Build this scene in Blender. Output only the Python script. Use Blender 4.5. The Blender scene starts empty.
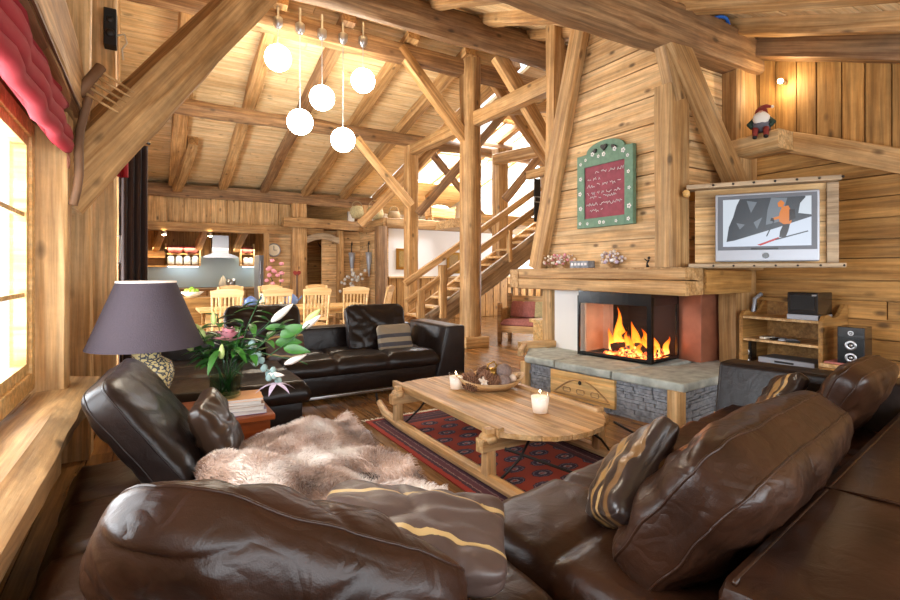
EXPOSURE = 0.7
import bpy, bmesh, math, random
from mathutils import Vector, Matrix, noise, Quaternion
random.seed(7)
SC = bpy.context.scene
COL = SC.collection
PI = math.pi
# ---------------------------------------------------------------- camera frame of the room
HC = 1.45; F_PX = 500.0; YH = 272.0
YAW = math.atan2(300, 500)
SA, CA = math.sin(YAW), math.cos(YAW)
def ray(px):
    u = (px - 450) / F_PX
    return SA + u * CA, CA - u * SA
def atz(px, py, z):
    d = (HC - z) * F_PX / (py - YH); a, b = ray(px); return Vector((a * d, b * d, z))
def atd(px, py, d):
    a, b = ray(px); return Vector((a * d, b * d, HC + (YH - py) / F_PX * d))
def atx(px, py, X):
    a, b = ray(px); return atd(px, py, X / a)
def aty(px, py, Y):
    a, b = ray(px); return atd(px, py, Y / b)
# ---------------------------------------------------------------- materials
MAT = {}
def new_mat(name):
    m = bpy.data.materials.new(name); m.use_nodes = True
    nt = m.node_tree; nt.nodes.clear()
    out = nt.nodes.new('ShaderNodeOutputMaterial')
    b = nt.nodes.new('ShaderNodeBsdfPrincipled')
    nt.links.new(b.outputs[0], out.inputs[0])
    MAT[name] = m
    return m, nt, b, out
def lin(c):
    return tuple(((x / 255.0) / 12.92 if x / 255.0 <= .04045 else ((x / 255.0 + .055) / 1.055) ** 2.4) for x in c) + (1,)
def N(nt, t, **kw):
    n = nt.nodes.new(t)
    for k, v in kw.items():
        if k in ('op',): n.operation = v
        elif k.startswith('i_'): n.inputs[int(k[2:])].default_value = v
        else: setattr(n, k, v)
    return n
def plain(name, rgb, rough=.6, metal=0, emit=None, estr=1, bump=0, bscale=40, var=0, coat=0, sheen=0, trans=0, alpha=1):
    m, nt, b, out = new_mat(name)
    b.inputs['Base Color'].default_value = lin(rgb)
    b.inputs['Roughness'].default_value = rough
    b.inputs['Metallic'].default_value = metal
    if coat: b.inputs['Coat Weight'].default_value = coat
    if sheen: b.inputs['Sheen Weight'].default_value = sheen; b.inputs['Sheen Roughness'].default_value = .4
    if trans: b.inputs['Transmission Weight'].default_value = trans
    if emit:
        b.inputs['Emission Color'].default_value = lin(emit); b.inputs['Emission Strength'].default_value = estr
    if bump or var:
        tc = N(nt, 'ShaderNodeTexCoord'); no = N(nt, 'ShaderNodeTexNoise')
        no.inputs['Scale'].default_value = bscale; no.inputs['Detail'].default_value = 5
        nt.links.new(tc.outputs['Object'], no.inputs['Vector'])
        if bump:
            bp = N(nt, 'ShaderNodeBump'); bp.inputs['Strength'].default_value = bump; bp.inputs['Distance'].default_value = .01
            nt.links.new(no.outputs['Fac'], bp.inputs['Height']); nt.links.new(bp.outputs[0], b.inputs['Normal'])
        if var:
            mp = N(nt, 'ShaderNodeMapRange'); mp.inputs['From Min'].default_value = .3; mp.inputs['From Max'].default_value = .7
            mp.inputs['To Min'].default_value = 1 - var; mp.inputs['To Max'].default_value = 1 + var
            nt.links.new(no.outputs['Fac'], mp.inputs['Value'])
            hs = N(nt, 'ShaderNodeHueSaturation'); hs.inputs['Color'].default_value = lin(rgb)
            nt.links.new(mp.outputs[0], hs.inputs['Value']); nt.links.new(hs.outputs[0], b.inputs['Base Color'])
    return m
def wood(name, dark, mid, light, rough=.6, knots=1.0, grain=1.0, var=.25, sat=1.0, spec=.4, weather=None, wamt=0, kscale=1.0, crack=1.0):
    """plank and timber wood, the grain runs along the object's local X; the face attribute 'v' shifts it from board to board"""
    m, nt, b, out = new_mat(name)
    L = nt.links.new
    tc = N(nt, 'ShaderNodeTexCoord'); at = N(nt, 'ShaderNodeAttribute', attribute_name='v'); oi = N(nt, 'ShaderNodeObjectInfo')
    ad = N(nt, 'ShaderNodeMath', op='ADD'); L(at.outputs['Fac'], ad.inputs[0]); L(oi.outputs['Random'], ad.inputs[1])
    cb = N(nt, 'ShaderNodeCombineXYZ'); mu = N(nt, 'ShaderNodeMath', op='MULTIPLY', i_1=41.3); L(ad.outputs[0], mu.inputs[0])
    mu2 = N(nt, 'ShaderNodeMath', op='MULTIPLY', i_1=17.7); L(ad.outputs[0], mu2.inputs[0])
    L(mu.outputs[0], cb.inputs[0]); L(mu2.outputs[0], cb.inputs[1])
    va = N(nt, 'ShaderNodeVectorMath', op='ADD'); L(tc.outputs['Object'], va.inputs[0]); L(cb.outputs[0], va.inputs[1])
    mp = N(nt, 'ShaderNodeMapping'); mp.inputs['Scale'].default_value = (.45, 8, 8); L(va.outputs[0], mp.inputs['Vector'])
    n1 = N(nt, 'ShaderNodeTexNoise'); n1.inputs['Scale'].default_value = 1.0; n1.inputs['Detail'].default_value = 4; n1.inputs['Distortion'].default_value = .25
    L(mp.outputs[0], n1.inputs['Vector'])
    # rings
    mr = N(nt, 'ShaderNodeMath', op='MULTIPLY', i_1=9.0 * grain); L(n1.outputs['Fac'], mr.inputs[0])
    fr = N(nt, 'ShaderNodeMath', op='PINGPONG', i_1=1.0); L(mr.outputs[0], fr.inputs[0])
    mp2 = N(nt, 'ShaderNodeMapping'); mp2.inputs['Scale'].default_value = (3, 70, 70); L(va.outputs[0], mp2.inputs['Vector'])
    n2 = N(nt, 'ShaderNodeTexNoise'); n2.inputs['Scale'].default_value = 1.0; n2.inputs['Detail'].default_value = 3; L(mp2.outputs[0], n2.inputs['Vector'])
    mix = N(nt, 'ShaderNodeMath', op='MULTIPLY_ADD', i_1=.26); L(fr.outputs[0], mix.inputs[0])
    m3 = N(nt, 'ShaderNodeMath', op='MULTIPLY_ADD', i_1=.4, i_2=.08); L(n2.outputs['Fac'], m3.inputs[0]); L(m3.outputs[0], mix.inputs[2])
    m4 = N(nt, 'ShaderNodeMath', op='MULTIPLY_ADD', i_1=.5); L(n1.outputs['Fac'], m4.inputs[0]); L(mix.outputs[0], m4.inputs[2])
    cr = N(nt, 'ShaderNodeValToRGB'); e = cr.color_ramp.elements
    e[0].position = .28; e[0].color = lin(dark); e[1].position = .88; e[1].color = lin(light)
    k = e.new(.55); k.color = lin(mid)
    L(m4.outputs[0], cr.inputs[0])
    last = cr.outputs[0]
    if weather:
        n5 = N(nt, 'ShaderNodeTexNoise'); n5.inputs['Scale'].default_value = 2.2; n5.inputs['Detail'].default_value = 6
        mp5 = N(nt, 'ShaderNodeMapping'); mp5.inputs['Scale'].default_value = (.6, 2.5, 2.5); L(va.outputs[0], mp5.inputs['Vector']); L(mp5.outputs[0], n5.inputs['Vector'])
        r5 = N(nt, 'ShaderNodeMapRange'); r5.inputs['From Min'].default_value = .42; r5.inputs['From Max'].default_value = .68; r5.inputs['To Max'].default_value = wamt
        L(n5.outputs['Fac'], r5.inputs['Value'])
        mx5 = N(nt, 'ShaderNodeMixRGB'); L(r5.outputs[0], mx5.inputs[0]); L(last, mx5.inputs[1]); mx5.inputs[2].default_value = lin(weather); last = mx5.outputs[0]
    if knots:
        mp3 = N(nt, 'ShaderNodeMapping'); mp3.inputs['Scale'].default_value = (2.3 * kscale, 4.6 * kscale, 4.6 * kscale); L(va.outputs[0], mp3.inputs['Vector'])
        vo = N(nt, 'ShaderNodeTexVoronoi'); vo.inputs['Scale'].default_value = 1.0; vo.inputs['Randomness'].default_value = 1; L(mp3.outputs[0], vo.inputs['Vector'])
        kr = N(nt, 'ShaderNodeMapRange'); kr.inputs['From Min'].default_value = .07; kr.inputs['From Max'].default_value = .17
        kr.inputs['To Min'].default_value = .85 * knots; kr.inputs['To Max'].default_value = 0
        L(vo.outputs['Distance'], kr.inputs['Value'])
        mx = N(nt, 'ShaderNodeMixRGB'); L(kr.outputs[0], mx.inputs[0]); L(last, mx.inputs[1])
        mx.inputs[2].default_value = lin(tuple(c * .55 for c in dark)); last = mx.outputs[0]
    mp6 = N(nt, 'ShaderNodeMapping'); mp6.inputs['Scale'].default_value = (1.1, 26, 26); L(va.outputs[0], mp6.inputs['Vector'])
    n6 = N(nt, 'ShaderNodeTexNoise'); n6.inputs['Scale'].default_value = 1.0; n6.inputs['Detail'].default_value = 6; n6.inputs['Roughness'].default_value = .65; L(mp6.outputs[0], n6.inputs['Vector'])
    r6 = N(nt, 'ShaderNodeMapRange'); r6.inputs['From Min'].default_value = .36; r6.inputs['From Max'].default_value = .66; r6.inputs['To Min'].default_value = 1 - .36 * crack; r6.inputs['To Max'].default_value = 1 + .16 * crack; L(n6.outputs['Fac'], r6.inputs['Value'])
    n7 = N(nt, 'ShaderNodeTexNoise'); n7.inputs['Scale'].default_value = 3.1; n7.inputs['Detail'].default_value = 7; n7.inputs['Roughness'].default_value = .7; L(va.outputs[0], n7.inputs['Vector'])
    r7 = N(nt, 'ShaderNodeMapRange'); r7.inputs['From Min'].default_value = .3; r7.inputs['From Max'].default_value = .7; r7.inputs['To Min'].default_value = 1 - .22 * crack; r7.inputs['To Max'].default_value = 1 + .16 * crack; L(n7.outputs['Fac'], r7.inputs['Value'])
    m67 = N(nt, 'ShaderNodeMath', op='MULTIPLY'); L(r6.outputs[0], m67.inputs[0]); L(r7.outputs[0], m67.inputs[1])
    vm6 = N(nt, 'ShaderNodeVectorMath', op='SCALE'); L(last, vm6.inputs[0]); L(m67.outputs[0], vm6.inputs[3]); last = vm6.outputs[0]
    hs = N(nt, 'ShaderNodeHueSaturation'); L(last, hs.inputs['Color']); hs.inputs['Saturation'].default_value = sat * 1.06
    wn = N(nt, 'ShaderNodeTexWhiteNoise', noise_dimensions='1D'); L(ad.outputs[0], wn.inputs['W'])
    vr = N(nt, 'ShaderNodeMapRange'); vr.inputs['To Min'].default_value = 1 - var; vr.inputs['To Max'].default_value = 1 + var * .8
    L(wn.outputs['Value'], vr.inputs['Value']); L(vr.outputs[0], hs.inputs['Value'])
    L(hs.outputs[0], b.inputs['Base Color'])
    b.inputs['Roughness'].default_value = rough
    b.inputs['Specular IOR Level'].default_value = spec
    bp = N(nt, 'ShaderNodeBump'); bp.inputs['Strength'].default_value = .5; bp.inputs['Distance'].default_value = .008
    L(n6.outputs['Fac'], bp.inputs['Height']); L(bp.outputs[0], b.inputs['Normal'])
    return m
wood('board', (156, 116, 72), (202, 162, 112), (230, 196, 148), knots=.8, var=.16)              # honey boards
wood('roofboard', (204, 166, 118), (232, 200, 152), (246, 222, 180), knots=.6, var=.09, crack=.6)
wood('timber', (118, 82, 48), (176, 134, 88), (212, 174, 126), knots=.85, var=.16, weather=(160, 124, 84), wamt=.35)
wood('old', (86, 60, 40), (138, 102, 70), (180, 144, 106), knots=.8, var=.14, weather=(120, 98, 78), wamt=.5)
wood('wallboard', (118, 80, 42), (172, 126, 74), (204, 158, 100), knots=.9, var=.18, weather=(136, 102, 62), wamt=.4)
wood('hood', (172, 126, 80), (214, 172, 122), (236, 202, 156), knots=1.0, var=.12, kscale=1.25)
wood('pine', (196, 146, 84), (224, 180, 118), (240, 206, 150), knots=.4, var=.08, rough=.45)
wood('chairwood', (206, 160, 104), (226, 186, 132), (240, 208, 160), knots=0, var=.08, rough=.4, crack=.4)
wood('tablewood', (140, 98, 58), (192, 148, 98), (224, 188, 142), knots=.5, var=.12, rough=.42, weather=(190, 160, 130), wamt=.4)
wood('redwood', (90, 38, 20), (126, 60, 34), (152, 82, 48), knots=0, var=.06, rough=.35, crack=.4)
wood('floorwood', (98, 68, 40), (138, 100, 62), (168, 126, 82), knots=.3, var=.22, rough=.27, spec=.5)
wood('silver', (120, 98, 74), (164, 140, 112), (190, 168, 140), knots=.5, var=.12)
plain('white', (236, 234, 230), .8, bump=.1, bscale=12)
plain('offwhite', (214, 212, 206), .8, bump=.15, bscale=8)
plain('dark', (26, 24, 24), .5)
plain('black', (14, 14, 15), .25, coat=.4)
plain('blackmat', (22, 21, 21), .7)
plain('steel', (190, 190, 192), .28, 1)
plain('alu', (162, 166, 174), .35, .3)
plain('iron', (58, 54, 52), .5, .8)
plain('glow', (255, 255, 255), .5, emit=(255, 244, 224), estr=26)
plain('spot', (255, 255, 255), .5, emit=(255, 226, 170), estr=40)
plain('taskglow', (255, 255, 255), .5, emit=(236, 246, 255), estr=5)
plain('cream', (240, 232, 210), .5)
plain('red', (146, 12, 28), .85, var=.08, bscale=5)
plain('browncurtain', (52, 34, 28), .9, sheen=.2)
plain('shade', (64, 54, 60), .9, bump=.25, bscale=120, var=.1)
plain('stone', (168, 174, 166), .75, bump=.6, bscale=9, var=.3)
plain('slate', (138, 142, 148), .8, bump=.7, bscale=22, var=.4)
plain('mortar', (172, 188, 200), .9)
plain('copper', (146, 90, 66), .5, .25, var=.25, bscale=5)
plain('brickin', (206, 168, 140), .8, var=.15, bscale=4)
plain('soot', (22, 15, 12), .95)
plain('pink', (226, 150, 160), .6)
plain('leaf', (60, 112, 40), .45, var=.3, bscale=14)
plain('leafdark', (40, 84, 36), .45, var=.3, bscale=14)
plain('bud', (196, 214, 130), .5)
plain('lily', (238, 226, 214), .5)
plain('lilac', (196, 178, 200), .5)
plain('bluewhite', (96, 124, 176), .4)
plain('apple', (150, 186, 60), .4)
plain('cone', (120, 82, 58), .8, var=.3)
plain('ballw', (128, 108, 100), .7, bump=.4, bscale=60, var=.3)
plain('gold', (170, 128, 60), .3, .8)
plain('shell', (226, 206, 186), .7)
plain('wax', (244, 236, 226), .5, emit=(255, 190, 120), estr=.1)
plain('paperA', (206, 196, 186), .6); plain('paperB', (150, 110, 80), .5); plain('paperC', (110, 96, 140), .5); plain('paperD', (216, 150, 90), .5)
plain('jar', (206, 208, 206), .3); plain('redcheck', (176, 96, 88), .9)
plain('flower', (176, 108, 100), .9, var=.35, bscale=30)
plain('rose', (160, 100, 92), .9, var=.25, bscale=26)
plain('sage', (172, 158, 116), .9, var=.2, bscale=26)
plain('blue', (36, 104, 200), .4)
plain('signgreen', (104, 136, 112), .7, var=.15, bscale=20)
plain('signred', (142, 66, 78), .8, var=.2, bscale=14)
plain('signwhite', (228, 222, 220), .8)
plain('picture', (150, 118, 60), .6, var=.3)
plain('gnomered', (128, 44, 36), .9); plain('gnomegreen', (40, 58, 46), .9); plain('gnomegrey', (98, 96, 104), .9); plain('beard', (226, 220, 208), 1); plain('skin', (206, 150, 120), .7)
plain('antler', (84, 60, 44), .8)
plain('basket', (150, 128, 96), .9, bump=.5)
plain('backsplash', (168, 190, 196), .25)
plain('counter', (170, 130, 90), .5)
plain('log', (44, 30, 22), .9, bump=.8, bscale=30)
plain('ash', (110, 96, 88), 1)
plain('flesh', (206, 180, 150), .7)
def mixglass(name, tint=(255, 255, 255), refl=.12, rough=.02):
    m, nt, b, out = new_mat(name)
    nt.nodes.remove(b)
    t = N(nt, 'ShaderNodeBsdfTransparent'); t.inputs[0].default_value = lin(tint)
    g = N(nt, 'ShaderNodeBsdfGlossy'); g.inputs['Roughness'].default_value = rough
    lw = N(nt, 'ShaderNodeLayerWeight'); p4 = N(nt, 'ShaderNodeMath', op='POWER', i_1=4.0); nt.links.new(lw.outputs['Facing'], p4.inputs[0]); f = N(nt, 'ShaderNodeMath', op='MULTIPLY_ADD', i_1=.35, i_2=.03); nt.links.new(p4.outputs[0], f.inputs[0])
    mx = N(nt, 'ShaderNodeMixShader'); nt.links.new(f.outputs[0], mx.inputs[0]); nt.links.new(t.outputs[0], mx.inputs[1]); nt.links.new(g.outputs[0], mx.inputs[2])
    nt.links.new(mx.outputs[0], out.inputs[0])
    return m
mixglass('glass'); mixglass('vaseglass', (232, 240, 236)); mixglass('water', (206, 222, 210))
def leather(name, rgb, rgb2, rough=.3, crease=0):
    m, nt, b, out = new_mat(name); L = nt.links.new
    tc = N(nt, 'ShaderNodeTexCoord')
    n = N(nt, 'ShaderNodeTexNoise'); n.inputs['Scale'].default_value = 3.5; n.inputs['Detail'].default_value = 5; L(tc.outputs['Object'], n.inputs['Vector'])
    cr = N(nt, 'ShaderNodeValToRGB'); cr.color_ramp.elements[0].position = .35; cr.color_ramp.elements[0].color = lin(rgb)
    cr.color_ramp.elements[1].position = .7; cr.color_ramp.elements[1].color = lin(rgb2); L(n.outputs['Fac'], cr.inputs[0]); L(cr.outputs[0], b.inputs['Base Color'])
    v = N(nt, 'ShaderNodeTexVoronoi'); v.inputs['Scale'].default_value = 260; L(tc.outputs['Object'], v.inputs['Vector'])
    n2 = N(nt, 'ShaderNodeTexNoise'); n2.inputs['Scale'].default_value = 9; n2.inputs['Detail'].default_value = 6; n2.inputs['Distortion'].default_value = 1.0; L(tc.outputs['Object'], n2.inputs['Vector'])
    b1 = N(nt, 'ShaderNodeBump'); b1.inputs['Strength'].default_value = .10; b1.inputs['Distance'].default_value = .002; L(v.outputs['Distance'], b1.inputs['Height'])
    b2 = N(nt, 'ShaderNodeBump'); b2.inputs['Strength'].default_value = .3; b2.inputs['Distance'].default_value = .015; L(n2.outputs['Fac'], b2.inputs['Height']); L(b1.outputs[0], b2.inputs['Normal'])
    n4 = N(nt, 'ShaderNodeTexNoise'); n4.inputs['Scale'].default_value = 3.4; n4.inputs['Detail'].default_value = 2.5; n4.inputs['Distortion'].default_value = 1.6; L(tc.outputs['Object'], n4.inputs['Vector'])
    r1 = N(nt, 'ShaderNodeMath', op='SUBTRACT', i_1=.5); L(n4.outputs['Fac'], r1.inputs[0]); r2 = N(nt, 'ShaderNodeMath', op='ABSOLUTE'); L(r1.outputs[0], r2.inputs[0]); r3 = N(nt, 'ShaderNodeMapRange'); r3.inputs['From Max'].default_value = .07; L(r2.outputs[0], r3.inputs['Value'])
    b3 = N(nt, 'ShaderNodeBump'); b3.inputs['Strength'].default_value = crease; b3.inputs['Distance'].default_value = .018; L(r3.outputs[0], b3.inputs['Height']); L(b2.outputs[0], b3.inputs['Normal'])
    L(b3.outputs[0], b.inputs['Normal'])
    rr = N(nt, 'ShaderNodeMapRange'); rr.inputs['To Min'].default_value = rough - .06; rr.inputs['To Max'].default_value = rough + .12; L(n.outputs['Fac'], rr.inputs['Value']); L(rr.outputs[0], b.inputs['Roughness'])
    b.inputs['Specular IOR Level'].default_value = .3
    return m
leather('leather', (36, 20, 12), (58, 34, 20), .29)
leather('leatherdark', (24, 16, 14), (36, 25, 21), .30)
leather('leathercrease', (34, 19, 12), (56, 33, 21), .30, .13)
plain('satin_brown', (50, 34, 24), .32, bump=.3, bscale=6)
plain('oldplain', (112, 78, 50), .7, var=.2, bscale=8)
def stripes(name, cols, axis=0, scale=6.0, rough=.35, warp=.3):
    """cushion cover of broad woven stripes"""
    m, nt, b, out = new_mat(name); L = nt.links.new
    tc = N(nt, 'ShaderNodeTexCoord'); sp = N(nt, 'ShaderNodeSeparateXYZ'); L(tc.outputs['Object'], sp.inputs[0])
    no = N(nt, 'ShaderNodeTexNoise'); no.inputs['Scale'].default_value = 4; L(tc.outputs['Object'], no.inputs['Vector'])
    ma = N(nt, 'ShaderNodeMath', op='MULTIPLY_ADD', i_1=scale); L(sp.outputs[axis], ma.inputs[0])
    m2 = N(nt, 'ShaderNodeMath', op='MULTIPLY', i_1=warp); L(no.outputs['Fac'], m2.inputs[0]); L(m2.outputs[0], ma.inputs[2])
    f = N(nt, 'ShaderNodeMath', op='FRACT'); L(ma.outputs[0], f.inputs[0])
    cr = N(nt, 'ShaderNodeValToRGB'); cr.color_ramp.interpolation = 'CONSTANT'
    el = cr.color_ramp.elements
    el[0].position = 0; el[0].color = lin(cols[0][1]); el[1].position = cols[1][0]; el[1].color = lin(cols[1][1])
    for p, c in cols[2:]:
        x = el.new(p); x.color = lin(c)
    L(f.outputs[0], cr.inputs[0]); L(cr.outputs[0], b.inputs['Base Color'])
    b.inputs['Roughness'].default_value = rough
    bp = N(nt, 'ShaderNodeBump'); bp.inputs['Strength'].default_value = .3; bp.inputs['Distance'].default_value = .02
    n3 = N(nt, 'ShaderNodeTexNoise'); n3.inputs['Scale'].default_value = 11; n3.inputs['Detail'].default_value = 5; L(tc.outputs['Object'], n3.inputs['Vector'])
    L(n3.outputs['Fac'], bp.inputs['Height']); L(bp.outputs[0], b.inputs['Normal'])
    return m
stripes('satin', [(0, (44, 32, 28)), (.26, (150, 114, 66)), (.42, (52, 38, 32)), (.50, (176, 142, 92)), (.56, (42, 30, 26)), (.78, (112, 80, 46)), (.90, (48, 36, 32))], 0, 2.6, .3, .45)
stripes('satin_far', [(0, (62, 60, 66)), (.09, (140, 126, 104)), (.78, (66, 62, 66)), (.88, (150, 136, 112))], 1, 2.0, rough=.6, warp=.02)
stripes('satin_gray', [(0, (78, 62, 56)), (.44, (176, 146, 98)), (.49, (74, 58, 52)), (.88, (180, 150, 100)), (.93, (78, 62, 56))], 1, 2.6, .42)
# ---------------------------------------------------------------- object helpers
def link(o, parent=None):
    COL.objects.link(o)
    if parent is not None: o.parent = parent
    return o
def obj(name, bm, mat, parent=None, smooth=False, M=None):
    me = bpy.data.meshes.new(name)
    bm.normal_update(); bm.to_mesh(me); bm.free()
    mats = mat if isinstance(mat, (list, tuple)) else [mat]
    for m in mats: me.materials.append(MAT[m])
    if smooth:
        for p in me.polygons: p.use_smooth = True
        if smooth == 'auto':
            me.set_sharp_from_angle(angle=math.radians(40))
    o = bpy.data.objects.new(name, me)
    if M is not None: o.matrix_world = M
    return link(o, parent)
def tag(o, label=None, cat=None, group=None, kind=None):
    if label: o['label'] = label
    if cat: o['category'] = cat
    if group: o['group'] = group
    if kind: o['kind'] = kind
    return o
def thing(name, label, cat, loc=(0, 0, 0), rz=0, group=None):
    o = bpy.data.objects.new(name, None); o.empty_display_size = .1
    o.location = loc; o.rotation_euler = (0, 0, rz); link(o)
    return tag(o, label, cat, group)
def copy_tree(o, parent=None):
    c = o.copy(); COL.objects.link(c); c.parent = parent
    for ch in list(o.children): copy_tree(ch, c)
    return c
def B(): return bmesh.new()
def vlayer(bm): return bm.faces.layers.float.get('v') or bm.faces.layers.float.new('v')
def box(bm, x0, x1, y0, y1, z0, z1, M=None, mi=0, v=None, bev=0):
    lay = vlayer(bm)
    vs = [bm.verts.new(Vector((x, y, z))) for x in (x0, x1) for y in (y0, y1) for z in (z0, z1)]
    F = [(0, 1, 3, 2), (4, 6, 7, 5), (0, 4, 5, 1), (2, 3, 7, 6), (0, 2, 6, 4), (1, 5, 7, 3)]
    fs = [bm.faces.new([vs[i] for i in f]) for f in F]
    v = random.random() if v is None else v
    for f in fs: f.material_index = mi; f[lay] = v
    if bev:
        es = list({e for f in fs for e in f.edges})
        r = bmesh.ops.bevel(bm, geom=es, offset=bev, segments=2, affect='EDGES', profile=.5)
        nv = {x for f in r['faces'] for x in f.verts} | {x for x in vs if x.is_valid}
        for f in r['faces']: f[lay] = v; f.material_index = mi
        vs = [x for x in nv if x.is_valid]
    if M is not None:
        for x in vs: x.co = M @ x.co
    return vs
def tube(bm, pts, r, seg=8, mi=0, cap=True, v=0.5):
    lay = vlayer(bm)
    pts = [Vector(p) for p in pts]; n = len(pts); rings = []; up = Vector((0, 0, 1)); prev = None
    for i, p in enumerate(pts):
        t = (pts[min(i + 1, n - 1)] - pts[max(i - 1, 0)]).normalized()
        if prev is None:
            a = t.cross(up if abs(t.z) < .95 else Vector((1, 0, 0))).normalized()
        else:
            a = (prev - t * prev.dot(t)).normalized()
        prev = a; b = t.cross(a)
        rr = r[i] if isinstance(r, (list, tuple)) else r
        rings.append([bm.verts.new(p + a * math.cos(2 * PI * k / seg) * rr + b * math.sin(2 * PI * k / seg) * rr) for k in range(seg)])
    fs = []
    for i in range(n - 1):
        for k in range(seg):
            fs.append(bm.faces.new((rings[i][k], rings[i][(k + 1) % seg], rings[i + 1][(k + 1) % seg], rings[i + 1][k])))
    if cap:
        fs.append(bm.faces.new(rings[0][::-1])); fs.append(bm.faces.new(rings[-1]))
    for f in fs: f.material_index = mi; f[lay] = v
def lathe(bm, prof, seg=24, c=(0, 0, 0), mi=0, cap=True, v=.5, sx=1, sy=1):
    lay = vlayer(bm); c = Vector(c)
    rings = [[bm.verts.new(c + Vector((math.cos(2 * PI * k / seg) * r * sx, math.sin(2 * PI * k / seg) * r * sy, z))) for k in range(seg)] for r, z in prof]
    fs = []
    for i in range(len(rings) - 1):
        for k in range(seg):
            fs.append(bm.faces.new((rings[i][k], rings[i][(k + 1) % seg], rings[i + 1][(k + 1) % seg], rings[i + 1][k])))
    if cap:
        if prof[0][0] > 1e-4: fs.append(bm.faces.new(rings[0][::-1]))
        if prof[-1][0] > 1e-4: fs.append(bm.faces.new(rings[-1]))
    for f in fs: f.material_index = mi; f[lay] = v
def ball(bm, c, r, seg=16, mi=0, s=(1, 1, 1), jit=0):
    g = bmesh.ops.create_uvsphere(bm, u_segments=seg, v_segments=max(6, seg // 2), radius=1)
    for x in g['verts']:
        k = 1 + (random.uniform(-jit, jit) if jit else 0)
        x.co = Vector((x.co.x * r * s[0] * k, x.co.y * r * s[1] * k, x.co.z * r * s[2] * k)) + Vector(c)
    for f in {f for x in g['verts'] for f in x.link_faces}: f.material_index = mi
def prism(bm, pts, z0, z1, M=None, mi=0, v=None):
    """polygon in local XY extruded in Z"""
    lay = vlayer(bm); v = random.random() if v is None else v
    a = [bm.verts.new(Vector((p[0], p[1], z0))) for p in pts]; b = [bm.verts.new(Vector((p[0], p[1], z1))) for p in pts]
    n = len(pts)
    fs = [bm.faces.new(a[::-1]), bm.faces.new(b)] + [bm.faces.new((a[i], a[(i + 1) % n], b[(i + 1) % n], b[i])) for i in range(n)]
    for f in fs: f.material_index = mi; f[lay] = v
    if M is not None:
        for x in a + b: x.co = M @ x.co
    bmesh.ops.recalc_face_normals(bm, faces=fs)
    return a + b
def frame_M(o, ex, ey):
    ex = Vector(ex).normalized(); ey = Vector(ey); ez = ex.cross(ey).normalized(); ey = ez.cross(ex)
    return Matrix(((ex.x, ey.x, ez.x, o[0]), (ex.y, ey.y, ez.y, o[1]), (ex.z, ey.z, ez.z, o[2]), (0, 0, 0, 1)))
def beam(name, p0, p1, w, h, mat='timber', label=None, cat='beam', rnd=False, parent=None, up=(0, 0, 1), j=.012, group=None, kind=None, taper=1.0, bend=0, seed=None, cham=.07):
    """hewn timber from p0 to p1 (centre line), w wide, h high; grain along its length"""
    p0, p1 = Vector(p0), Vector(p1); L = (p1 - p0).length; ex = (p1 - p0).normalized()
    upv = Vector(up)
    if abs(ex.dot(upv)) > .97: upv = Vector((0, 1, 0))
    ey = upv.cross(ex).normalized()
    M = frame_M(p0, ex, ey)
    bm = B(); lay = vlayer(bm)
    n = max(2, int(L / .22)); s = random.random() * 100 if seed is None else seed
    if rnd: sec = [(math.cos(2 * PI * k / 14) * .5, math.sin(2 * PI * k / 14) * .5) for k in range(14)]
    else:
        c = cham
        sec = [(-.5 + c, -.5), (0, -.5), (.5 - c, -.5), (.5, -.5 + c), (.5, 0), (.5, .5 - c), (.5 - c, .5), (0, .5), (-.5 + c, .5), (-.5, .5 - c), (-.5, 0), (-.5, -.5 + c)]
    rings = []
    for i in range(n + 1):
        t = i / n; k = 1 + (taper - 1) * t; ring = []
        bx = bend * math.sin(PI * t)
        for q, (a, b_) in enumerate(sec):
            nz = noise.noise(Vector((t * L * .9 + s, a * 3, b_ * 3))) * j * 1.2 + noise.noise(Vector((t * L * 6 + s, a * 7, b_ * 7))) * j * .35
            ring.append(bm.verts.new(Vector((t * L, a * w * k + nz * (1 if a > 0 else -1), b_ * h * k + nz * (1 if b_ > 0 else -1) + bx))))
        rings.append(ring)
    m = len(sec); v = random.random()
    for i in range(n):
        for q in range(m):
            f = bm.faces.new((rings[i][q], rings[i][(q + 1) % m], rings[i + 1][(q + 1) % m], rings[i + 1][q])); f[lay] = v
    f = bm.faces.new(rings[0][::-1]); f[lay] = v; f = bm.faces.new(rings[-1]); f[lay] = v
    o = obj(name, bm, mat, parent, smooth='auto', M=M)
    return tag(o, label, cat if label else None, group, kind)
def boards(name, o, ex, ey, L, H, bw, t=.025, mat='board', gap=.007, clip=None, cut=None, kind='structure', label=None, cat=None, backing=True, parent=None, jit=.15, zj=.004):
    """a wall or ceiling of boards: they run along ex, are stacked along ey, thickness behind the face (-ez)"""
    M = frame_M(o, ex, ey); bm = B(); y = 0
    while y < H - .01:
        w = min(bw * (1 + random.uniform(-jit, jit)), H - y)
        xs = [0, L]
        if cut:
            xs = [0]; x = -random.random() * cut
            while True:
                x += cut * random.uniform(.8, 1.2)
                if x >= L - .2: break
                if x > .2: xs.append(x)
            xs.append(L)
        for a, b_ in zip(xs, xs[1:]):
            dz = random.uniform(-zj, zj)
            box(bm, a + gap * .5, b_ - gap * .5, y + gap * .5, y + w - gap * .5, -t, dz)
        y += w
    if backing: box(bm, 0, L, 0, H, -t * 1.3 - .005, -t * .97, v=.5)
    if clip:
        for co, no in clip:   # world planes: keep the side opposite the normal
            Mi = M.inverted(); c = Mi @ Vector(co); nn = (Mi.to_3x3() @ Vector(no)).normalized()
            r = bmesh.ops.bisect_plane(bm, geom=bm.verts[:] + bm.edges[:] + bm.faces[:], plane_co=c, plane_no=nn, clear_outer=True)
    ob = obj(name, bm, mat, parent, M=M)
    return tag(ob, label, cat, None, kind)
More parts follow.
